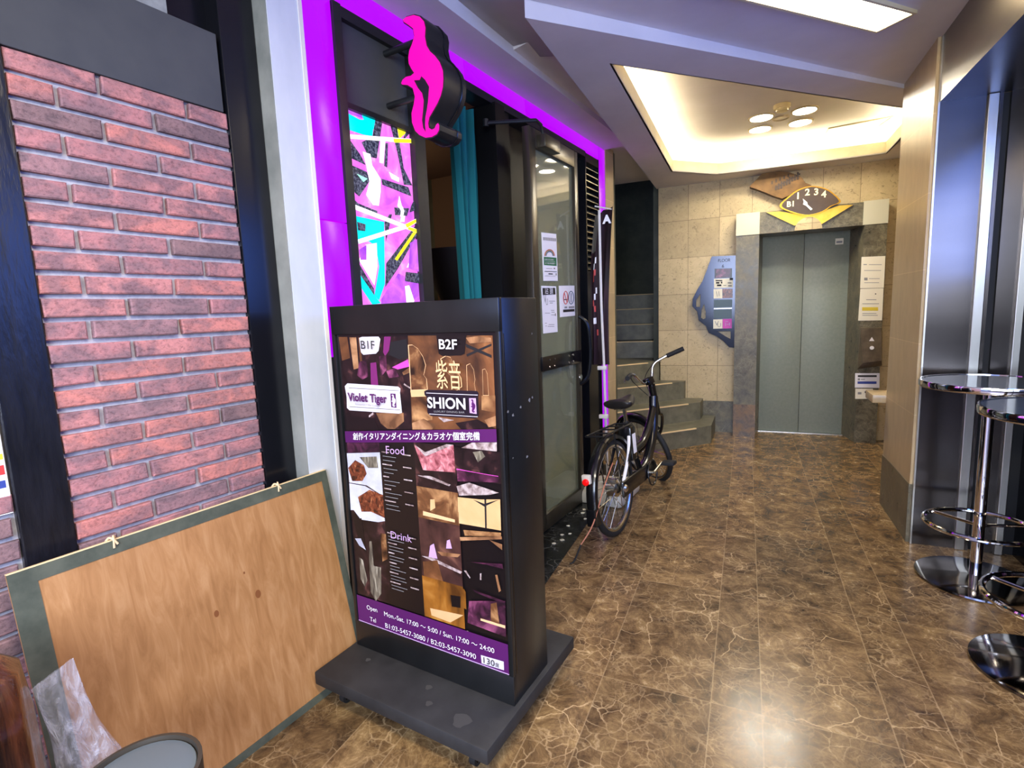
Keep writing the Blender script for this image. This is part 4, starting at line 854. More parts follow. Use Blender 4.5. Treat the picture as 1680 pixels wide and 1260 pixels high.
# poster
P4 = lambda pts: K(540, 540, 0.2381, pts)
P5 = lambda pts: K(540, 820, 0.2381, pts)
PM = []; PI = {}
def pm(n):
    if n not in PI: PI[n] = len(PM); PM.append(M[n])
    return PI[n]
po = MB(); lay = [0]
def clampu(u): return min(max(u, -0.342), 0.342)
def clampv(v): return min(max(v, 0.233), 1.345)
def pp_(uv, m):
    lay[0] += 1; d = 0.010 - 0.00007*lay[0]; q = [SG(clampu(u), d, clampv(v)) for u, v in uv]
    po.add(q, [tuple(x) for x in tessellate_polygon([q])], pm(m))
def pr(a, c, m):
    (u0, v0), (u1, v1) = SP(*a), SP(*c); pp_([(u0, v0), (u1, v0), (u1, v1), (u0, v1)], m)
def p4(pts, m): pp_([SP(*p) for p in P4(pts)], m)
def p5(pts, m): pp_([SP(*p) for p in P5(pts)], m)
pp_([(-0.344, 0.231), (0.344, 0.231), (0.344, 1.347), (-0.344, 1.347)], 'poster_black')
# upper left picture: violet lounge
p4([(40, 50), (525, 50), (560, 690), (110, 705)], 'pic_dark'); p4([(50, 55), (110, 55), (130, 200), (75, 220)], 'pic_brown'); p4([(125, 58), (172, 58), (190, 270), (155, 280)], 'pic_tan'); p4([(185, 58), (200, 58), (215, 250), (200, 260)], 'pic_brown')
p4([(365, 53), (412, 52), (398, 150), (372, 190), (358, 160)], 'pic_crystal'); p4([(195, 225), (245, 215), (255, 330), (215, 350), (178, 320)], 'pic_mauve'); p4([(270, 235), (310, 230), (325, 390), (275, 395)], 'pic_crystal'); p4([(330, 190), (380, 180), (385, 280), (345, 330)], 'pic_mauve')
p4([(410, 90), (520, 70), (530, 200), (470, 210), (400, 180)], 'ink'); p4([(420, 265), (530, 210), (540, 260), (460, 280)], 'pink_ink'); p4([(380, 290), (440, 270), (470, 330), (400, 340)], 'pic_mauve'); p4([(490, 300), (540, 265), (545, 300), (500, 320)], 'pic_tan'); p4([(505, 375), (548, 405), (548, 415), (500, 385)], 'pic_cloth')
p4([(310, 580), (500, 580), (503, 640), (440, 692), (390, 690), (345, 655)], 'pic_tan'); p4([(260, 600), (290, 575), (295, 590), (262, 612)], 'pic_cloth'); p4([(100, 600), (300, 620), (330, 700), (110, 700)], 'poster_black')
# upper right picture: brown arches
p4([(530, 45), (1115, 45), (1140, 695), (560, 695)], 'pic_brown')
def archp(pts, m='pic_amber'): p4(pts, 'pic_outline'); c0 = (sum(p[0] for p in pts)/len(pts), sum(p[1] for p in pts)/len(pts)); p4([(c0[0]+(x-c0[0])*0.93, c0[1]+(y-c0[1])*0.975) for x, y in pts], m)
archp([(530, 110), (560, 108), (600, 135), (635, 190), (655, 250), (645, 300), (640, 320), (660, 345), (668, 420), (550, 425)])
archp([(755, 205), (790, 185), (825, 195), (845, 240), (900, 340), (905, 400), (870, 425), (840, 400), (830, 330), (765, 260)])
archp([(935, 250), (960, 238), (985, 280), (995, 350), (990, 380), (1000, 430), (940, 430)], 'pic_brown'); archp([(1045, 280), (1065, 275), (1080, 310), (1090, 460), (1050, 460)], 'pic_brown')
p4([(548, 425), (668, 420), (680, 470), (555, 470)], 'pic_shade'); p4([(555, 470), (700, 465), (700, 630), (560, 640)], 'pic_amber'); p4([(1040, 460), (1135, 460), (1138, 580), (1040, 560)], 'pic_amber')
p4([(560, 650), (640, 620), (720, 660), (700, 695), (565, 695)], 'pic_tan'); p4([(740, 610), (850, 630), (780, 645)], 'pic_cloth'); p4([(860, 650), (1010, 625), (1140, 690), (900, 695)], 'pic_dark'); p4([(1060, 630), (1138, 600), (1140, 670), (1090, 680)], 'pic_tan'); p4([(930, 60), (1010, 50), (1105, 60), (1110, 90), (960, 100)], 'pic_tan'); p4([(930, 100), (1110, 180), (1110, 200), (935, 125)], 'ink'); p4([(935, 175), (1110, 100), (1110, 115), (940, 190)], 'ink')
# badges
p4([(195, 62), (215, 54), (330, 52), (342, 70), (330, 150), (312, 170), (225, 178), (208, 160)], 'plate_white'); p4([(728, 45), (935, 42), (925, 170), (900, 182), (770, 186), (745, 170)], 'poster_black')
# name plates
p4([(97, 395), (115, 375), (465, 398), (482, 412), (478, 440), (492, 580), (470, 585), (130, 562), (112, 545), (110, 470)], 'plate_white'); p4([(645, 430), (665, 420), (1010, 428), (1022, 445), (1018, 470), (1022, 600), (1000, 618), (690, 600), (668, 580), (662, 470), (648, 455)], 'plate_dark')
p4([(125, 405), (470, 425), (470, 428), (125, 408)], 'ink'); p4([(130, 535), (480, 558), (480, 561), (130, 538)], 'ink'); p4([(660, 440), (1015, 455), (1015, 459), (660, 444)], 'plate_white'); p4([(680, 585), (1015, 605), (1015, 609), (680, 589)], 'plate_white')
p4([(412, 445), (448, 447), (455, 545), (418, 540)], 'purple_ink'); p4([(955, 478), (1002, 478), (1008, 588), (960, 580)], 'lilac')
def mini_bird(cx, cy, h, m):
    q = [(x, y) for x, y in body]; xs_ = [p[0] for p in q]; ys_ = [p[1] for p in q]; s_ = h/(max(ys_)-min(ys_)); p4([(cx+(x-1190)*s_, cy+(y-700)*s_) for x, y in q], m)
mini_bird(434, 495, 84, 'plate_white'); mini_bird(983, 532, 92, 'purple_ink')
# headline band, bottom band
vt = SP(*P4([(600, 692)])[0])[1]; vb = SP(*P4([(600, 782)])[0])[1]; BAND = 1
vB = SP(*P5([(640, 800)])[0])[1]
def cell(u0, v0, u1, v1, m): pp_([(u0, v0), (u1, v0), (u1, v1), (u0, v1)], m)
U = [-0.342, SP(*P4([(345, 900)])[0])[0], SP(*P4([(583, 900)])[0])[0], SP(*P4([(868, 900)])[0])[0], 0.342]
vv_ = lambda y: SP(*P4([(720, y)])[0])[1]; vx_ = lambda y: SP(*P5([(760, y)])[0])[1]
cell(U[0], vb, U[1], vB, 'pic_dark'); p4([(115, 785), (335, 783), (345, 850), (118, 855)], 'pic_mauve'); p4([(112, 858), (345, 852), (365, 1155), (250, 1080), (130, 1060)], 'pic_plate'); p4([(122, 960), (170, 905), (230, 940), (250, 1000), (220, 1050), (150, 1050)], 'pic_meat'); p4([(200, 885), (320, 880), (330, 960), (260, 960)], 'pic_steel')
p4([(130, 1065), (240, 1085), (365, 1160), (372, 1260), (140, 1250)], 'pic_plate'); p5([(140, 0), (375, 0), (378, 150), (330, 158), (210, 140), (150, 60)], 'pic_plate'); p4([(190, 1160), (270, 1110), (370, 1150), (372, 1262), (215, 1262)], 'pic_meat'); p5([(205, 0), (372, 0), (375, 130), (300, 95), (220, 60)], 'pic_meat')
p5([(160, 140), (215, 130), (250, 370), (205, 330)], 'poster_black'); p5([(170, 270), (210, 270), (245, 350), (200, 320)], 'pic_plate'); p5([(200, 400), (225, 420), (255, 560), (240, 605), (210, 550)], 'pic_steel'); p5([(270, 290), (285, 290), (300, 460), (350, 470), (352, 650), (315, 705), (280, 640), (268, 420)], 'pic_steel'); p5([(345, 235), (385, 240), (400, 410), (360, 430)], 'pic_amber')
cell(U[1], vb, U[2], vB, 'poster_black')
cell(U[2], vb, U[3], vv_(985), 'pic_dark'); p4([(578, 800), (660, 870), (850, 800), (862, 990), (640, 975)], 'pic_salmon'); p4([(578, 795), (655, 850), (800, 795), (850, 800), (655, 880)], 'pic_cloth'); cell(U[2], vv_(985), U[3], vv_(1105), 'pic_dark'); p4([(600, 1010), (690, 1015), (830, 1075), (820, 1085), (700, 1040)], 'pic_cloth')
cell(U[2], vv_(1105), U[3], vx_(155), 'pic_amber'); p5([(690, 0), (720, 0), (725, 60), (690, 80)], 'pic_shade'); p5([(640, 80), (860, 140), (860, 160), (640, 110)], 'pic_outline'); cell(U[2], vx_(155), U[3], vx_(560), 'pic_lounge'); p5([(800, 340), (805, 285), (825, 278), (840, 340)], 'lilac'); p5([(680, 400), (690, 320), (715, 305), (740, 410)], 'lilac'); p5([(630, 390), (700, 400), (910, 500), (900, 515)], 'pic_cloth'); p5([(740, 360), (900, 380), (880, 400), (770, 390)], 'pic_tan'); p5([(640, 430), (740, 420), (780, 570), (650, 560)], 'pic_brown')
cell(U[2], vx_(560), U[3], vB, 'pic_gold'); p5([(800, 600), (925, 620), (935, 640), (940, 760), (900, 740), (890, 650), (810, 640)], 'pic_gold'); p5([(830, 660), (900, 670), (900, 750), (840, 740)], 'poster_black'); p5([(690, 750), (920, 800), (830, 850), (700, 800)], 'pic_shade')
cell(U[3], vb, U[4], vv_(1000), 'pic_dark'); p4([(905, 820), (980, 784), (1150, 782), (1150, 845)], 'pic_cloth'); p4([(985, 850), (1045, 840), (1070, 880), (1020, 920)], 'pic_steel'); p4([(872, 962), (1010, 990), (1160, 1015), (1160, 1022), (1000, 1000), (872, 972)], 'pink_ink'); p4([(875, 970), (1165, 1020), (1165, 1060), (880, 1050)], 'pic_mauve'); p4([(873, 1085), (960, 1060), (1165, 1130), (1100, 1145), (890, 1150)], 'pic_cloth')
p4([(880, 1160), (1172, 1190), (1172, 1262), (884, 1262)], 'pic_shade'); p5([(885, 0), (1174, 0), (1180, 215), (890, 165)], 'pic_shade'); p5([(1065, 0), (1078, 0), (1082, 200), (1070, 198)], 'ink'); p5([(985, 0), (1065, 50), (1170, 0), (1065, 30)], 'ink'); p5([(895, 260), (1185, 255), (1186, 275), (900, 285)], 'pic_tan'); p5([(920, 210), (1180, 230), (1180, 255), (930, 250)], 'pic_amber'); p5([(1100, 280), (1188, 310), (1188, 350)], 'pic_tan')
p5([(960, 430), (1190, 445), (1195, 480), (1080, 450)], 'pic_mauve'); p5([(1035, 510), (1045, 510), (1045, 555), (1035, 555)], 'pic_cloth'); p5([(1140, 520), (1155, 520), (1180, 630), (1165, 640)], 'pic_tan'); p5([(925, 490), (940, 490), (970, 540), (965, 545)], 'pic_cloth'); p5([(985, 620), (1200, 700), (1200, 720), (1000, 640)], 'pic_mauve'); p5([(960, 700), (1210, 700), (1215, 950), (950, 850)], 'pic_mauve'); p5([(1040, 820), (1210, 870), (1210, 890), (1040, 835)], 'pic_outline'); p5([(1110, 720), (1150, 710), (1170, 860), (1110, 840)], 'pic_amber'); p5([(935, 905), (955, 905), (958, 930), (938, 930)], 'pic_cloth')
p4([(104, 705), (1148, 690), (1152, 780), (110, 782)], 'purple_ink'); cell(-0.342, vB-0.003, 0.342, 0.236, 'purple_ink'); cell(-0.342, 0.2365, 0.342, 0.2325, 'lilac')
p5([(1042, 1072), (1200, 1118), (1202, 1178), (1048, 1130)], 'plate_white')
# menu lines too small to read in the photo
rnd = random.Random(3)
def lines_(u0, u1, v0, v1, n):
    for i in range(n):
        v = v0+(v1-v0)*(i+0.5)/n; L = (u1-u0)
        if i % 3 == 0: cell(u0, v+0.0022, u0+L*rnd.uniform(0.2, 0.42), v-0.0022, 'pic_cloth'); cell(u1-L*0.3, v+0.0022, u1-L*0.02, v-0.0022, 'pic_cloth')
        else: cell(u0+0.004, v+0.001, u0+L*rnd.uniform(0.35, 0.6), v-0.001, 'grey_ink')
lines_(U[1]+0.012, U[2]-0.012, vv_(880), vx_(150), 15); lines_(U[1]+0.012, U[2]-0.012, vx_(300), vx_(720), 18)
poster = po.build('poster', PM, t, 0)
# lettering on the poster
def lett(s_, p0, p1, h, m, bold=0.0):
    """text fitted between two measured baseline points of the poster, h = capital height in metres"""
    A = Vector(SP(*p0)); B = Vector(SP(*p1)); b0 = MB(); text_into(b0, s_, h/0.72, lambda u, v: V(u, v, 0), bold=bold)
    x0 = min(p.x for p in b0.v); x1 = max(p.x for p in b0.v); e = (B-A)/(x1-x0); d = 0.010-0.00007*(lay[0]+12)
    b = MB(); b.add([SG(A.x+e.x*(p.x-x0), d, A.y+e.y*(p.x-x0)+p.y) for p in b0.v], b0.f); b.build('lettering', M[m], poster, 0)
q = lambda f, x, y: f([(x, y)])[0]
L4 = lambda s_, x0, y0, x1, y1, h, m, bold=0.0: lett(s_, q(P4, x0, y0), q(P4, x1, y1), h, m, bold)
L5 = lambda s_, x0, y0, x1, y1, h, m, bold=0.0: lett(s_, q(P5, x0, y0), q(P5, x1, y1), h, m, bold)
L4('B1F', 222, 135, 316, 138, 0.030, 'ink'); L4('B2F', 760, 135, 884, 138, 0.031, 'white_print', 0.0006)
L4('\u7d2b\u97f3', 742, 392, 912, 402, 0.072, 'pic_outline')
L4('Violet', 132, 492, 268, 500, 0.030, 'purple_ink', 0.0012); L4('Tiger', 284, 502, 400, 507, 0.030, 'purple_ink', 0.0012)
L4('Restaurant + Bar Lounge', 182, 522, 350, 534, 0.0065, 'grey_ink')
L4('SHION', 680, 540, 942, 552, 0.036, 'white_print', 0.001); L4('LUXURY DINING BAR', 725, 572, 935, 580, 0.0065, 'grey_ink')
L4('\u5275\u4f5c\u30a4\u30bf\u30ea\u30a2\u30f3\u30c0\u30a4\u30cb\u30f3\u30b0\uff06\u30ab\u30e9\u30aa\u30b1\u500b\u5ba4\u5b8c\u5099', 168, 758, 1040, 760, 0.0205, 'white_print', 0.0004)
L4('Food', 395, 858, 520, 864, 0.030, 'lilac'); L5('Drink', 428, 262, 572, 294, 0.028, 'lilac')
L5('Open', 262, 752, 334, 774, 0.0185, 'white_print'); L5('Mon.-Sat. 17:00 \uff5e 5:00 / Sun. 17:00 \uff5e 24:00', 382, 797, 1140, 1057, 0.0185, 'white_print')
L5('Tel', 284, 832, 325, 846, 0.0175, 'white_print'); L5('B1:03-5457-3080 / B2:03-5457-3090', 390, 878, 1014, 1098, 0.0195, 'white_print')
L5('130', 1066, 1122, 1142, 1148, 0.0215, 'ink'); L5('\u5e2d', 1146, 1148, 1172, 1156, 0.013, 'ink')
b = MB(); u0, v0 = SP(*q(P5, 362, 870)); b.quad(SG(u0, 0.007, v0), SG(u0+0.0012, 0.007, v0), SG(u0+0.0012, 0.007, v0+0.035), SG(u0, 0.007, v0+0.035)); b.build('divider', M['lilac'], poster, 0)
# scuffs on the cabinet side and a small tag
b = MB(); rnd = random.Random(5)
for (y_, z_, r) in ((0.03, 1.10, .006), (0.06, 1.085, .008), (0.11, 1.10, .006), (0.17, 1.115, .010), (0.19, 1.12, .006), (0.14, 0.93, .008), (0.05, 0.95, .004), (0.2, 1.33, .004)):
    b = MB(); b.poly([SG(HW+0.0006, y_+r*math.cos(a)*rnd.uniform(.4, 1.2), z_+r*math.sin(a)*rnd.uniform(.3, 1)) for a in [math.pi*i/4 for i in range(8)]]); b.build('scuff', M['frost'], t, 0)

# ================================================================== PLYWOOD BOARD
t = thing('plywood_board', 'plywood board edged with green tape leaning on the brick wall', 'board', FA(-2.45, 0.1, 0))
TOPZ, SL0, SL1 = 0.80, -2.945, -1.972
def BD(s, h, d):           # along, up the sheet 0..1, out of the sheet
    nrm = (N*TOPZ + Z*0.155).normalized(); return FA(s, 0.168-0.155*h, TOPZ*h) + nrm*d
b = MB(); b.fbox(BD, (SL0, 0, -0.012), (SL1, 1, 0)); b.build('sheet', M['plywood'], t, 0)
w = 0.038; wh = 0.046
for nme, a, c in (('tape', (SL0-0.001, 0.0, 0), (SL0+0.055, 1.0, 0.0015)), ('tape', (SL1-0.028, 0.0, 0), (SL1+0.001, 1.0, 0.0015)), ('tape', (SL0, 1-wh, 0.0), (SL1, 1.0, 0.002)), ('tape', (SL0, 0.0, 0.0), (SL1, wh*0.7, 0.002))):
    b = MB(); b.fbox(BD, a, c); b.build(nme, M['green_tape'], t, 0)
b = MB(); b.fbox(BD, (SL0, 1.0, -0.0125), (SL1, 1.004, 0.0)); b.build('raw_top_edge', M['raw_edge'], t, 0)
for px, py, r in ((430, 977, 0.0100), (362, 1010, 0.0078), (412, 944, 0.0032)):
    s_, z_ = FP(px, py, 0.10); b = MB(); h = z_/TOPZ; b.poly([BD(s_+r*math.cos(a), h+r*1.4*math.sin(a)/TOPZ, 0.0006) for a in [math.pi*i/8 for i in range(16)]]); b.build('knot', M['knot'], t, 0)
for px, py in ((189, 887), (459, 794)):
    s_, z_ = FP(px, py, 0.03); b = MB(); b.tube(smooth_path([BD(s_-0.012, 1.0, -0.016), BD(s_-0.005, 1.012, -0.006), BD(s_, 1.004, 0.006), BD(s_+0.008, 0.985, 0.007)], 4), 0.0035, 6)
    b.tube(smooth_path([BD(s_+0.012, 1.008, -0.014), BD(s_+0.003, 1.016, 0.002), BD(s_, 1.0, 0.008), BD(s_-0.002, 0.975, 0.006)], 4), 0.003, 6); b.build('twine_knot', M['twine'], t)

# ================================================================== FAR LEFT
pos = [(-3.02, 0.93), (-2.89, 0.93), (-2.89, 1.35), (-3.02, 1.35)]
b = MB(); b.prism([FA(s, -0.081, z) for s, z in pos], N*0.003)
for s0, s1, z0, z1, mi in ((-3.02, -2.89, 0.95, 1.0, 1), (-2.96, -2.895, 1.0, 1.02, 2), (-2.95, -2.893, 1.035, 1.06, 3), (-2.93, -2.892, 1.075, 1.09, 4)):
    b.quad(FA(s0, -0.0775, z0), FA(s1, -0.0775, z0), FA(s1, -0.0775, z1), FA(s0, -0.0775, z1), mi)
tag(b.build('art_sticker', [M['paper'], M['paper'], M['blue_ink'], M['red_ink'], M['yellow_ink']], None, 0), 'colourful sticker on the brick wall at the edge, left of the black post', 'sticker')
s_, z_ = FP(366, 706, -0.079); b = MB()
for (du, dz, r) in ((0, 0, .006), (0.006, .004, .004), (-.005, -.004, .004)): b.poly([FA(s_+du+r*math.cos(a), -0.0775, z_+dz+r*0.8*math.sin(a)) for a in [math.pi*i/5 for i in range(10)]])
tag(b.build('paint_fleck', M['paper'], None, 0), 'small white paint fleck on the bricks above the right end of the plywood board', 'mark')
# varnished stump
c0 = V(-1.445, 0.422, 0); b = MB(); prof = [(0.0, 0.0), (0.112, 0.0), (0.122, 0.05), (0.118, 0.25), (0.122, 0.42), (0.116, 0.58), (0.106, 0.69), (0.075, 0.725), (0.0, 0.735)]
b.lathe(c0, prof, 40)
for i, v in enumerate(b.v):
    a = math.atan2(v.y-c0.y, v.x-c0.x); k_ = 1+0.06*math.sin(3*a+4*v.z)+0.035*math.sin(7*a-6*v.z); b.v[i] = V(c0.x+(v.x-c0.x)*k_, c0.y+(v.y-c0.y)*k_, v.z)
tag(b.build('wooden_stump', M['varnished_wood'], None, 60), 'dark varnished wooden stump at the left end of the plywood board', 'stump')
# grey round stool
c0 = V(-1.257, 0.632, 0); t = thing('round_stool', 'low round stool with grey top and dark rim in front of the board', 'stool', c0)
b = MB(); b.lathe(c0, [(0.0, 0.376), (0.09, 0.375), (0.115, 0.371), (0.117, 0.365), (0.0, 0.362)], 40); b.build('seat', M['grey_seat'], t)
b = MB(); b.lathe(c0, [(0.116, 0.335), (0.128, 0.337), (0.129, 0.380), (0.120, 0.381), (0.118, 0.363)], 40); b.build('rim', M['seat_rim'], t)
for i in range(4):
    a = math.pi/4+i*math.pi/2; b = MB(); b.tube([c0+V(0.11*math.cos(a), 0.11*math.sin(a), 0), c0+V(0.085*math.cos(a), 0.085*math.sin(a), 0.363)], 0.012, 8); b.build('leg', M['seat_rim'], t)
# clear plastic bag standing on the floor beside the stump
def bag():
    b = MB(); nu, nv = 36, 20; vs = []; c0 = V(-1.43, 0.685, 0.0); c1 = V(-1.49, 0.605, 0.595); wdir = V(0.40, 0.916, 0); ddir = V(0.916, -0.40, 0)
    for j in range(nv+1):
        f = j/nv; c = c0.lerp(c1, f)
        for i in range(nu):
            a = 2*math.pi*i/nu; wd = 0.088-0.045*f+0.012*math.sin(6*f); dp = 0.042*(1-f)**0.8+0.003
            s = math.cos(a)*wd*(1+0.07*math.sin(5*a+7*f)); d = math.sin(a)*dp*(1+0.3*math.sin(4*a+9*f)+0.15*math.sin(7*a-13*f))
            vs.append(c + wdir*s + ddir*d + Z*(0.02*f*math.cos(a)))
    b.add(vs, [(j*nu+i, j*nu+(i+1) % nu, (j+1)*nu+(i+1) % nu, (j+1)*nu+i) for j in range(nv) for i in range(nu)]+[tuple(range(nu))]); return b
tag(bag().build('plastic_bag', M['clear_plastic'], None, 60), 'crumpled clear plastic bag between the wooden stump and the grey stool', 'bag')

# ================================================================== BAR TABLES
def bar_table(x, y, label):
    t = thing('bar_table', label, 'table', (x, y, 0), 'chrome bar tables by the steel entrance'); c = V(x, y, 0)
    b = MB(); b.lathe(c, [(0.0, 0.972), (0.262, 0.972), (0.262, 0.995), (0.0, 0.995)], 56); b.build('table_top', M['top_grey'], t)
    b = MB(); b.lathe(c, [(0.262, 0.966), (0.27, 0.966), (0.272, 0.97), (0.272, 0.994), (0.27, 0.998), (0.261, 0.998), (0.2615, 0.966)], 56); b.build('rim', M['chrome'], t)
    b = MB(); b.lathe(c, [(0.10, 0.972), (0.05, 0.955), (0.024, 0.94), (0.024, 0.03)], 28); b.build('post', M['chrome'], t)
    fr = MB(); fr.tube([c+V(0.215*math.cos(a), 0.215*math.sin(a), 0.285) for a in [2*math.pi*i/48 for i in range(48)]], 0.0115, 10, closed=True); f_ = fr.build('foot_ring', M['chrome'], t)
    for a in (0.25, 0.25+2*math.pi/3, 0.25+4*math.pi/3):
        b = MB(); b.cyl(c+V(0.022*math.cos(a), 0.022*math.sin(a), 0.285), c+V(0.21*math.cos(a), 0.21*math.sin(a), 0.285), 0.008, 10); b.build('spoke', M['chrome'], f_)
    b = MB(); b.lathe(c, [(0.236, 0.0), (0.242, 0.004), (0.24, 0.012), (0.20, 0.019), (0.10, 0.027), (0.03, 0.034), (0.0, 0.036)], 56); b.build('base', M['chrome_dark'], t)
mat('top_grey', rgb(92, 104, 112), 0.12, 0.6); mat('chrome_dark', rgb(150, 146, 142), 0.08, 1.0)
bar_table(1.06, 3.165, 'chrome pedestal bar table nearest the steel-clad pillar'); bar_table(1.06, 2.42, 'chrome pedestal bar table cut by the frame, in front of the other one')

# ================================================================== BICYCLE
HB = math.radians(9.8); BO = V(-0.712, 3.148, 0); LEAN = math.radians(-5.0); STEER = math.radians(62); WB = 1.28; R0 = 0.30
bf = V(math.sin(HB), math.cos(HB), 0); br_ = V(math.cos(HB), -math.sin(HB), 0)
RL = Matrix.Rotation(LEAN, 3, bf)     # lean to the left
def BK(x, y, z): return BO + RL @ (br_*x + bf*y + Z*z)
hb0 = V(0, 0.92, 0.62); hax = V(0, -0.30, 0.95).normalized()
def ST(p): return hb0 + Matrix.Rotation(STEER, 3, hax) @ (Vector(p)-hb0)
def BS(x, y, z): return BK(*ST((x, y, z)))
bike = thing('bicycle', 'black small-wheeled electric bicycle parked by the stairs', 'bicycle', BO)
def wheel(name, F, cy, lab=None):
    ring = lambda r, x=0, n=48: [F(x, cy+r*math.cos(2*math.pi*i/n), R0+r*math.sin(2*math.pi*i/n)) for i in range(n)]
    w = MB(); w.tube(ring(R0-0.037), 0.0165, 10, closed=True); rim = w.build('wheel_rim', M['alloy'], bike)
    w = MB(); w.tube(ring(R0-0.021), 0.021, 12, closed=True); w.build('tyre', M['rubber'], rim)
    w = MB(); hr = 0.055 if name == 'rear' else 0.024; ax = (F(1, cy, R0)-F(0, cy, R0)).normalized()
    w.lathe(F(-0.03, cy, R0), [(0.012, -0.02), (hr*0.7, -0.01), (hr, 0.0), (hr, 0.06), (hr*0.7, 0.07), (0.012, 0.08)], 24, ax); w.build('hub', M['alloy'], rim)
    n = 28
    for i in range(n):
        a = 2*math.pi*i/n; sx = 0.028 if i % 2 else -0.028; a2 = a+(0.35 if (i//2) % 2 else -0.35)
        w = MB(); w.tube([F(sx, cy+hr*math.cos(a2), R0+hr*math.sin(a2)), F(0, cy+(R0-0.04)*math.cos(a), R0+(R0-0.04)*math.sin(a))], 0.0022, 5); w.build('spoke', M['alloy'], rim)
    return rim
wheel('rear', BK, 0.0); wheel('front', BS, WB)
def fender(F, cy, a0, a1, n=26):
    w = MB(); vs = []; prof = [(-0.032, -0.018), (-0.028, 0.002), (-0.014, 0.010), (0.014, 0.010), (0.028, 0.002), (0.032, -0.018)]
    for i in range(n+1):
        a = a0+(a1-a0)*i/n
        for x, dr in prof: r = R0+0.022+dr; vs.append(F(x, cy+r*math.cos(a), R0+r*math.sin(a)))
    k_ = len(prof); w.add(vs, [(i*k_+j, i*k_+j+1, (i+1)*k_+j+1, (i+1)*k_+j) for i in range(n) for j in range(k_-1)]); return w
fender(BK, 0.0, math.radians(20), math.radians(205)).build('fender', M['bike_black'], bike); fender(BS, WB, math.radians(-12), math.radians(150)).build('fender', M['bike_black'], bike)
bb = (0, 0.47, 0.27)
def path(F, pts, r, name, m, n=10, sm=5):
    w = MB(); w.tube([F(*p) for p in smooth_path([Vector(p) for p in pts], sm)], r, n); return w.build(name, M[m], bike)
fr = MB()
fr.tube([BK(*p) for p in smooth_path([Vector(p) for p in ((0, 0.47, 0.27), (0, 0.64, 0.33), (0, 0.80, 0.50), (0, 0.875, 0.74))], 6)], [0.034]*19, 12)
fr.tube([BK(*p) for p in smooth_path([Vector(p) for p in ((0, 0.385, 0.44), (0, 0.57, 0.46), (0, 0.74, 0.56), (0, 0.88, 0.70))], 6)], 0.026, 12)
fr.tube([BK(0, 0.47, 0.27), BK(0, 0.30, 0.66)], 0.02, 12)
fr.tube([BK(*(hb0+hax*-0.02)), BK(*(hb0+hax*0.22))], 0.026, 14)
for x in (-0.055, 0.055):
    fr.tube([BK(x*0.5, 0.45, 0.27), BK(x, 0.2, 0.29), BK(x, 0.0, 0.30)], 0.012, 8); fr.tube([BK(x*0.35, 0.315, 0.60), BK(x, 0.2, 0.50), BK(x, 0.0, 0.30)], 0.009, 8)
fr.build('frame', M['bike_black'], bike)
w = MB(); fk = V(0, 0, 0)
for x in (-0.05, 0.05): w.tube([BS(*p) for p in smooth_path([V(0, 0.926, 0.60), V(x, 0.95, 0.56), V(x, 1.06, 0.42), V(x, WB, R0)], 5)], 0.012, 8)
w.build('fork', M['bike_black'], bike)
path(BK, [(0, 0.31, 0.62), (0, 0.285, 0.76)], 0.0135, 'seat_post', 'alloy')
# saddle
w = MB(); nu, nv = 18, 12; vs = []
for j in range(nv+1):
    f = j/nv; yy = 0.165+0.27*f; hw = 0.088*(1-f)**0.55*(1-0.35*f)+0.018 if f < 1 else 0.012; zz = 0.80-0.012*math.sin(math.pi*f)
    if j == 0: hw *= 0.75
    for i in range(nu):
        a = 2*math.pi*i/nu; vs.append(BK(hw*math.cos(a), yy+(0.0 if 0 < j < nv else 0), zz+(0.030 if math.sin(a) > 0 else 0.038)*math.sin(a)*(0.55 if j in (0, nv) else 1)))
w.add(vs, [(j*nu+i, j*nu+(i+1) % nu, (j+1)*nu+(i+1) % nu, (j+1)*nu+i) for j in range(nv) for i in range(nu)]+[tuple(range(nu)), tuple(nv*nu+i for i in range(nu))]); sd = w.build('saddle', M['saddle_black'], bike, 60)
w = MB(); w.tube([BK(-0.02, 0.18, 0.762), BK(-0.02, 0.36, 0.757)], 0.005, 6); w.tube([BK(0.02, 0.18, 0.762), BK(0.02, 0.36, 0.757)], 0.005, 6); w.build('saddle_rail', M['alloy'], sd)
# battery, rack, lights
w = MB(); w.fbox(BK, (-0.045, 0.255, 0.40), (0.045, 0.345, 0.63), bev=0.015); w.build('battery', M['bike_black'], bike)
w = MB(); w.fbox(BK, (0.0458, 0.27, 0.45), (0.0468, 0.325, 0.58)); w.build('battery_label', M['white_print'], bike)
rk = MB(); rk.tube([BK(*p) for p in ((-0.055, 0.24, 0.655), (-0.055, -0.2, 0.665), (0.055, -0.2, 0.665), (0.055, 0.24, 0.655))], 0.006, 8, closed=True)
for y_ in (-0.08, 0.03, 0.13): rk.tube([BK(-0.055, y_, 0.66), BK(0.055, y_, 0.66)], 0.005, 6)
for x in (-0.06, 0.06): rk.tube([BK(x, -0.05, 0.66), BK(x, 0.0, 0.31)], 0.005, 6)
rk.build('rear_rack', M['rack_black'], bike)
w = MB(); w.fbox(BK, (-0.026, -0.362, 0.425), (0.026, -0.335, 0.478), bev=0.006); tl = w.build('tail_light_bracket', M['white_plastic'], bike)
w = MB(); ax = (BK(0, -1, 0.4)-BK(0, 0, 0.4)).normalized(); w.lathe(BK(0, -0.361, 0.438), [(0.02, 0), (0.019, 0.01), (0.012, 0.018), (0, 0.02)], 20, ax); w.build('tail_light', M['tail_red'], tl)
w = MB(); w.fbox(BK, (-0.028, -0.345, 0.17), (0.028, -0.32, 0.27), bev=0.004); w.build('mudflap', M['bike_black'], bike)
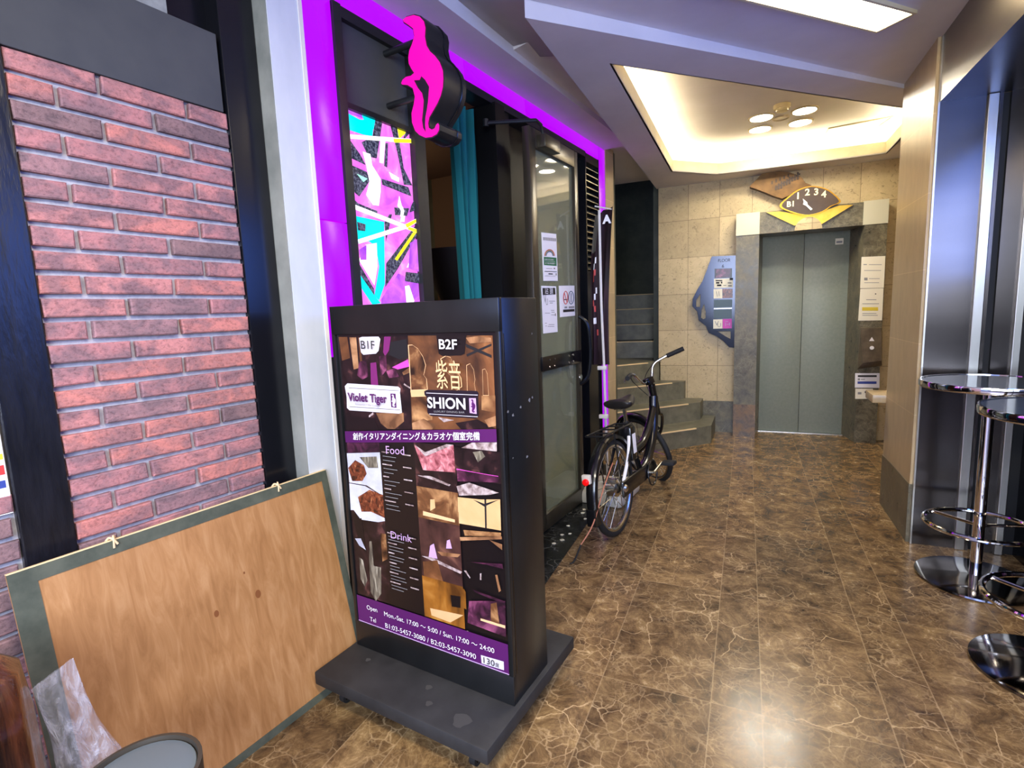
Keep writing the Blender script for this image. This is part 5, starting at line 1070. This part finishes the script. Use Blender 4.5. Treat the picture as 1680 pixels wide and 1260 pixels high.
path(BK, [(0.02, -0.02, 0.46), (0.03, -0.2, 0.36), (0.02, -0.36, 0.20), (-0.03, -0.44, 0.10)], 0.004, 'cable', 'cable_orange', 8)
path(BK, [(-0.03, -0.44, 0.10), (-0.06, -0.48, 0.02), (-0.08, -0.50, 0.006)], 0.005, 'stand_tip', 'rubber', 8)
# drive
w = MB(); w.fbox(BK, (0.062, -0.03, 0.245), (0.082, 0.56, 0.345), bev=0.01); w.build('chain_case', M['bike_black'], bike)
w = MB(); axr = (BK(1, 0, 0)-BK(0, 0, 0)).normalized(); w.tube([BK(0.088, bb[1]+0.085*math.cos(a), bb[2]+0.085*math.sin(a)) for a in [2*math.pi*i/32 for i in range(32)]], 0.006, 8, closed=True); w.build('chain_ring', M['bike_black'], bike)
cr = MB(); cr.tube([BK(0.098, bb[1], bb[2]), BK(0.104, bb[1]+0.155, bb[2]+0.03)], [0.012, 0.009], 10); cr.cyl(BK(-0.1, bb[1], bb[2]), BK(0.105, bb[1], bb[2]), 0.011, 12); cr.tube([BK(-0.098, bb[1], bb[2]), BK(-0.104, bb[1]-0.155, bb[2]-0.03)], [0.012, 0.009], 10); cr.build('crank', M['alloy'], bike)
for x0, x1, y_, z_ in ((0.112, 0.20, bb[1]+0.155, bb[2]+0.03), (-0.20, -0.112, bb[1]-0.155, bb[2]-0.03)):
    w = MB(); w.fbox(BK, (x0, y_-0.04, z_-0.012), (x1, y_+0.04, z_+0.012), bev=0.004); w.build('pedal', M['rubber'], bike)
w = MB(); w.lathe(BK(0.062, 0, 0.30), [(0.03, 0), (0.03, 0.014), (0.018, 0.03), (0, 0.034)], 16, axr); w.build('axle_nut', M['alloy'], bike)
path(BK, [(-0.06, 0.08, 0.27), (-0.10, 0.06, 0.14), (-0.15, 0.03, 0.012)], 0.009, 'kickstand', 'alloy', 8)
path(BK, [(0.058, 0.02, 0.325), (0.05, 0.16, 0.46), (0.03, 0.25, 0.57)], 0.0105, 'stay_sleeve', 'white_print', 8)
# bars
st_top = hb0+hax*0.245
w = MB(); w.tube([BK(*(hb0+hax*0.2)), BK(*st_top)], 0.015, 12); w.fbox(lambda x, y, z: BS(*(st_top+V(x, y, z))), (-0.03, -0.01, -0.015), (0.03, 0.035, 0.02), bev=0.006); w.build('stem', M['bike_black'], bike)
bc = st_top+V(0, 0.02, 0.0)
bar = [bc+V(x, y, z) for x, y, z in ((-0.27, -0.15, 0.13), (-0.17, -0.06, 0.125), (-0.10, 0.0, 0.10), (-0.05, 0.015, 0.02), (0, 0.015, 0), (0.05, 0.015, 0.02), (0.10, 0.0, 0.10), (0.17, -0.06, 0.125), (0.27, -0.15, 0.13))]
path(BS, bar, 0.0105, 'handlebar', 'alloy', 10, 6)
for sgn in (-1, 1):
    a_ = bc+V(sgn*0.185, -0.075, 0.126); e_ = bc+V(sgn*0.285, -0.162, 0.13); w = MB(); w.tube([BS(*a_), BS(*e_)], 0.017, 12); g_ = w.build('grip', M['rubber'], bike)
    w = MB(); w.tube([BS(*(a_+V(0, 0.02, -0.01))), BS(*(a_+V(sgn*0.03, 0.025, -0.012))), BS(*(e_+V(0, 0.045, -0.02)))], 0.005, 8); w.build('brake_lever', M['alloy'], g_)
path(BS, [bc+V(-0.12, 0.02, 0.11), bc+V(-0.06, 0.10, 0.04), bc+V(0.0, 0.08, -0.10)], 0.003, 'brake_cable', 'rubber', 6)
path(BS, [bc+V(0.12, 0.02, 0.11), bc+V(0.07, 0.12, 0.02), bc+V(0.02, 0.07, -0.12)], 0.003, 'brake_cable', 'rubber', 6)
w = MB(); w.fbox(lambda x, y, z: BS(*(bc+V(x, y, z))), (-0.03, -0.03, 0.015), (0.03, 0.03, 0.035), bev=0.006); w.build('display', M['bike_black'], bike)

# ================================================================== BANNER ON A POLE
t = thing('banner_flag', 'black banner on a white pole with a white base behind the bicycle', 'banner', (-0.92, 3.80, 0))
c0 = V(-0.93, 3.80, 0); BF = lambda x, y, z: c0 + N*x + T*y + Z*z
b = MB(); b.fbox(BF, (-0.145, -0.23, 0.0), (0.185, 0.21, 0.10), bev=0.03); b.lathe(c0+Z*0.09, [(0.03, 0), (0.026, 0.05)], 16); b.build('base', M['white_plastic'], t)
pl_ = [on(px, py, (0, yy, 0), (0, 1, 0)) for px, py, yy in ((983, 345, 3.74), (986.5, 500, 3.75), (991, 600, 3.76), (994, 700, 3.77))]+[c0+Z*0.10]
b = MB(); b.tube(pl_, 0.0095, 10); b.build('pole', M['pole_white'], t)
def PZ(z):
    for i in range(len(pl_)-1):
        if pl_[i].z >= z >= pl_[i+1].z: f = (pl_[i].z-z)/(pl_[i].z-pl_[i+1].z); return pl_[i].lerp(pl_[i+1], f)
    return pl_[0].copy()
b = MB(); nv, nu = 26, 16; vs = []
for j in range(nv+1):
    f = j/nv; z = 2.12-1.12*f; p = PZ(z); wl = 0.03+0.09*f+0.02*math.sin(5*f); wr = 0.07*(1-f)**1.5+0.03
    for i in range(nu+1):
        u = i/nu; x = -wl+(wl+wr)*u; vs.append(p + V(x, 0.028+0.022*math.sin(u*11+3*f)+0.01*math.sin(u*23), 0.05*(u-0.5)*(1-f)))
fs = [(j*(nu+1)+i, j*(nu+1)+i+1, (j+1)*(nu+1)+i+1, (j+1)*(nu+1)+i) for j in range(nv) for i in range(nu)]
b.add(vs, fs)
rnd = random.Random(9)
for i, f in enumerate(fs):
    j, k_ = divmod(i, nu)
    if (k_, j) in ((3, 10), (4, 10), (3, 11), (2, 15), (3, 15), (4, 16), (5, 20)): b.m[i] = 1
    if (k_, j) in ((4, 8), (3, 9), (5, 13), (4, 14), (3, 18), (4, 18)): b.m[i] = 2
    if j < 7 and k_ < 4: b.m[i] = 3
b.build('cloth', [M['banner_cloth'], M['banner_red'], M['white_print'], M['banner_grey']], t, 80)
p = PZ(2.12); b = MB(); b.tube([p+V(-0.03, -0.004, 0.03), p+V(0.09, 0.03, 0.0)], 0.005, 8); b.build('cross_arm', M['pole_white'], t)
q_ = PZ(2.0); b = MB(); text_into(b, 'A', 0.075, lambda u, v: q_+V(0.03+u, -0.012, v-0.01), bold=0.004); b.build('lettering', M['white_print'], t, 0)
for z in (0.98, 0.62):
    p = PZ(z); b = MB(); b.fbox(lambda x, y, w_: p+V(x, y, w_), (-0.045, -0.02, -0.014), (0.02, 0.012, 0.014), bev=0.003); b.build('clip', M['pole_white'], t)
# litter on the dark marble strip
rnd = random.Random(21)
for i in range(9):
    f = rnd.random(); c = V(-1.10+0.10*f+rnd.uniform(-0.02, 0.07), 2.75+0.75*f, 0.006); r = rnd.uniform(0.008, 0.02); b = MB()
    b.prism([c+V(r*math.cos(a)*rnd.uniform(.5, 1.2), r*math.sin(a)*rnd.uniform(.4, 1), 0) for a in [math.pi*k/4 for k in range(8)]], (0, 0, 0.003)); tag(b.build('stone_chip', M['paper_warm'], None, 0), 'small pale chip lying on the dark marble strip below the glass door', 'chip', 'pale chips on the dark marble strip')
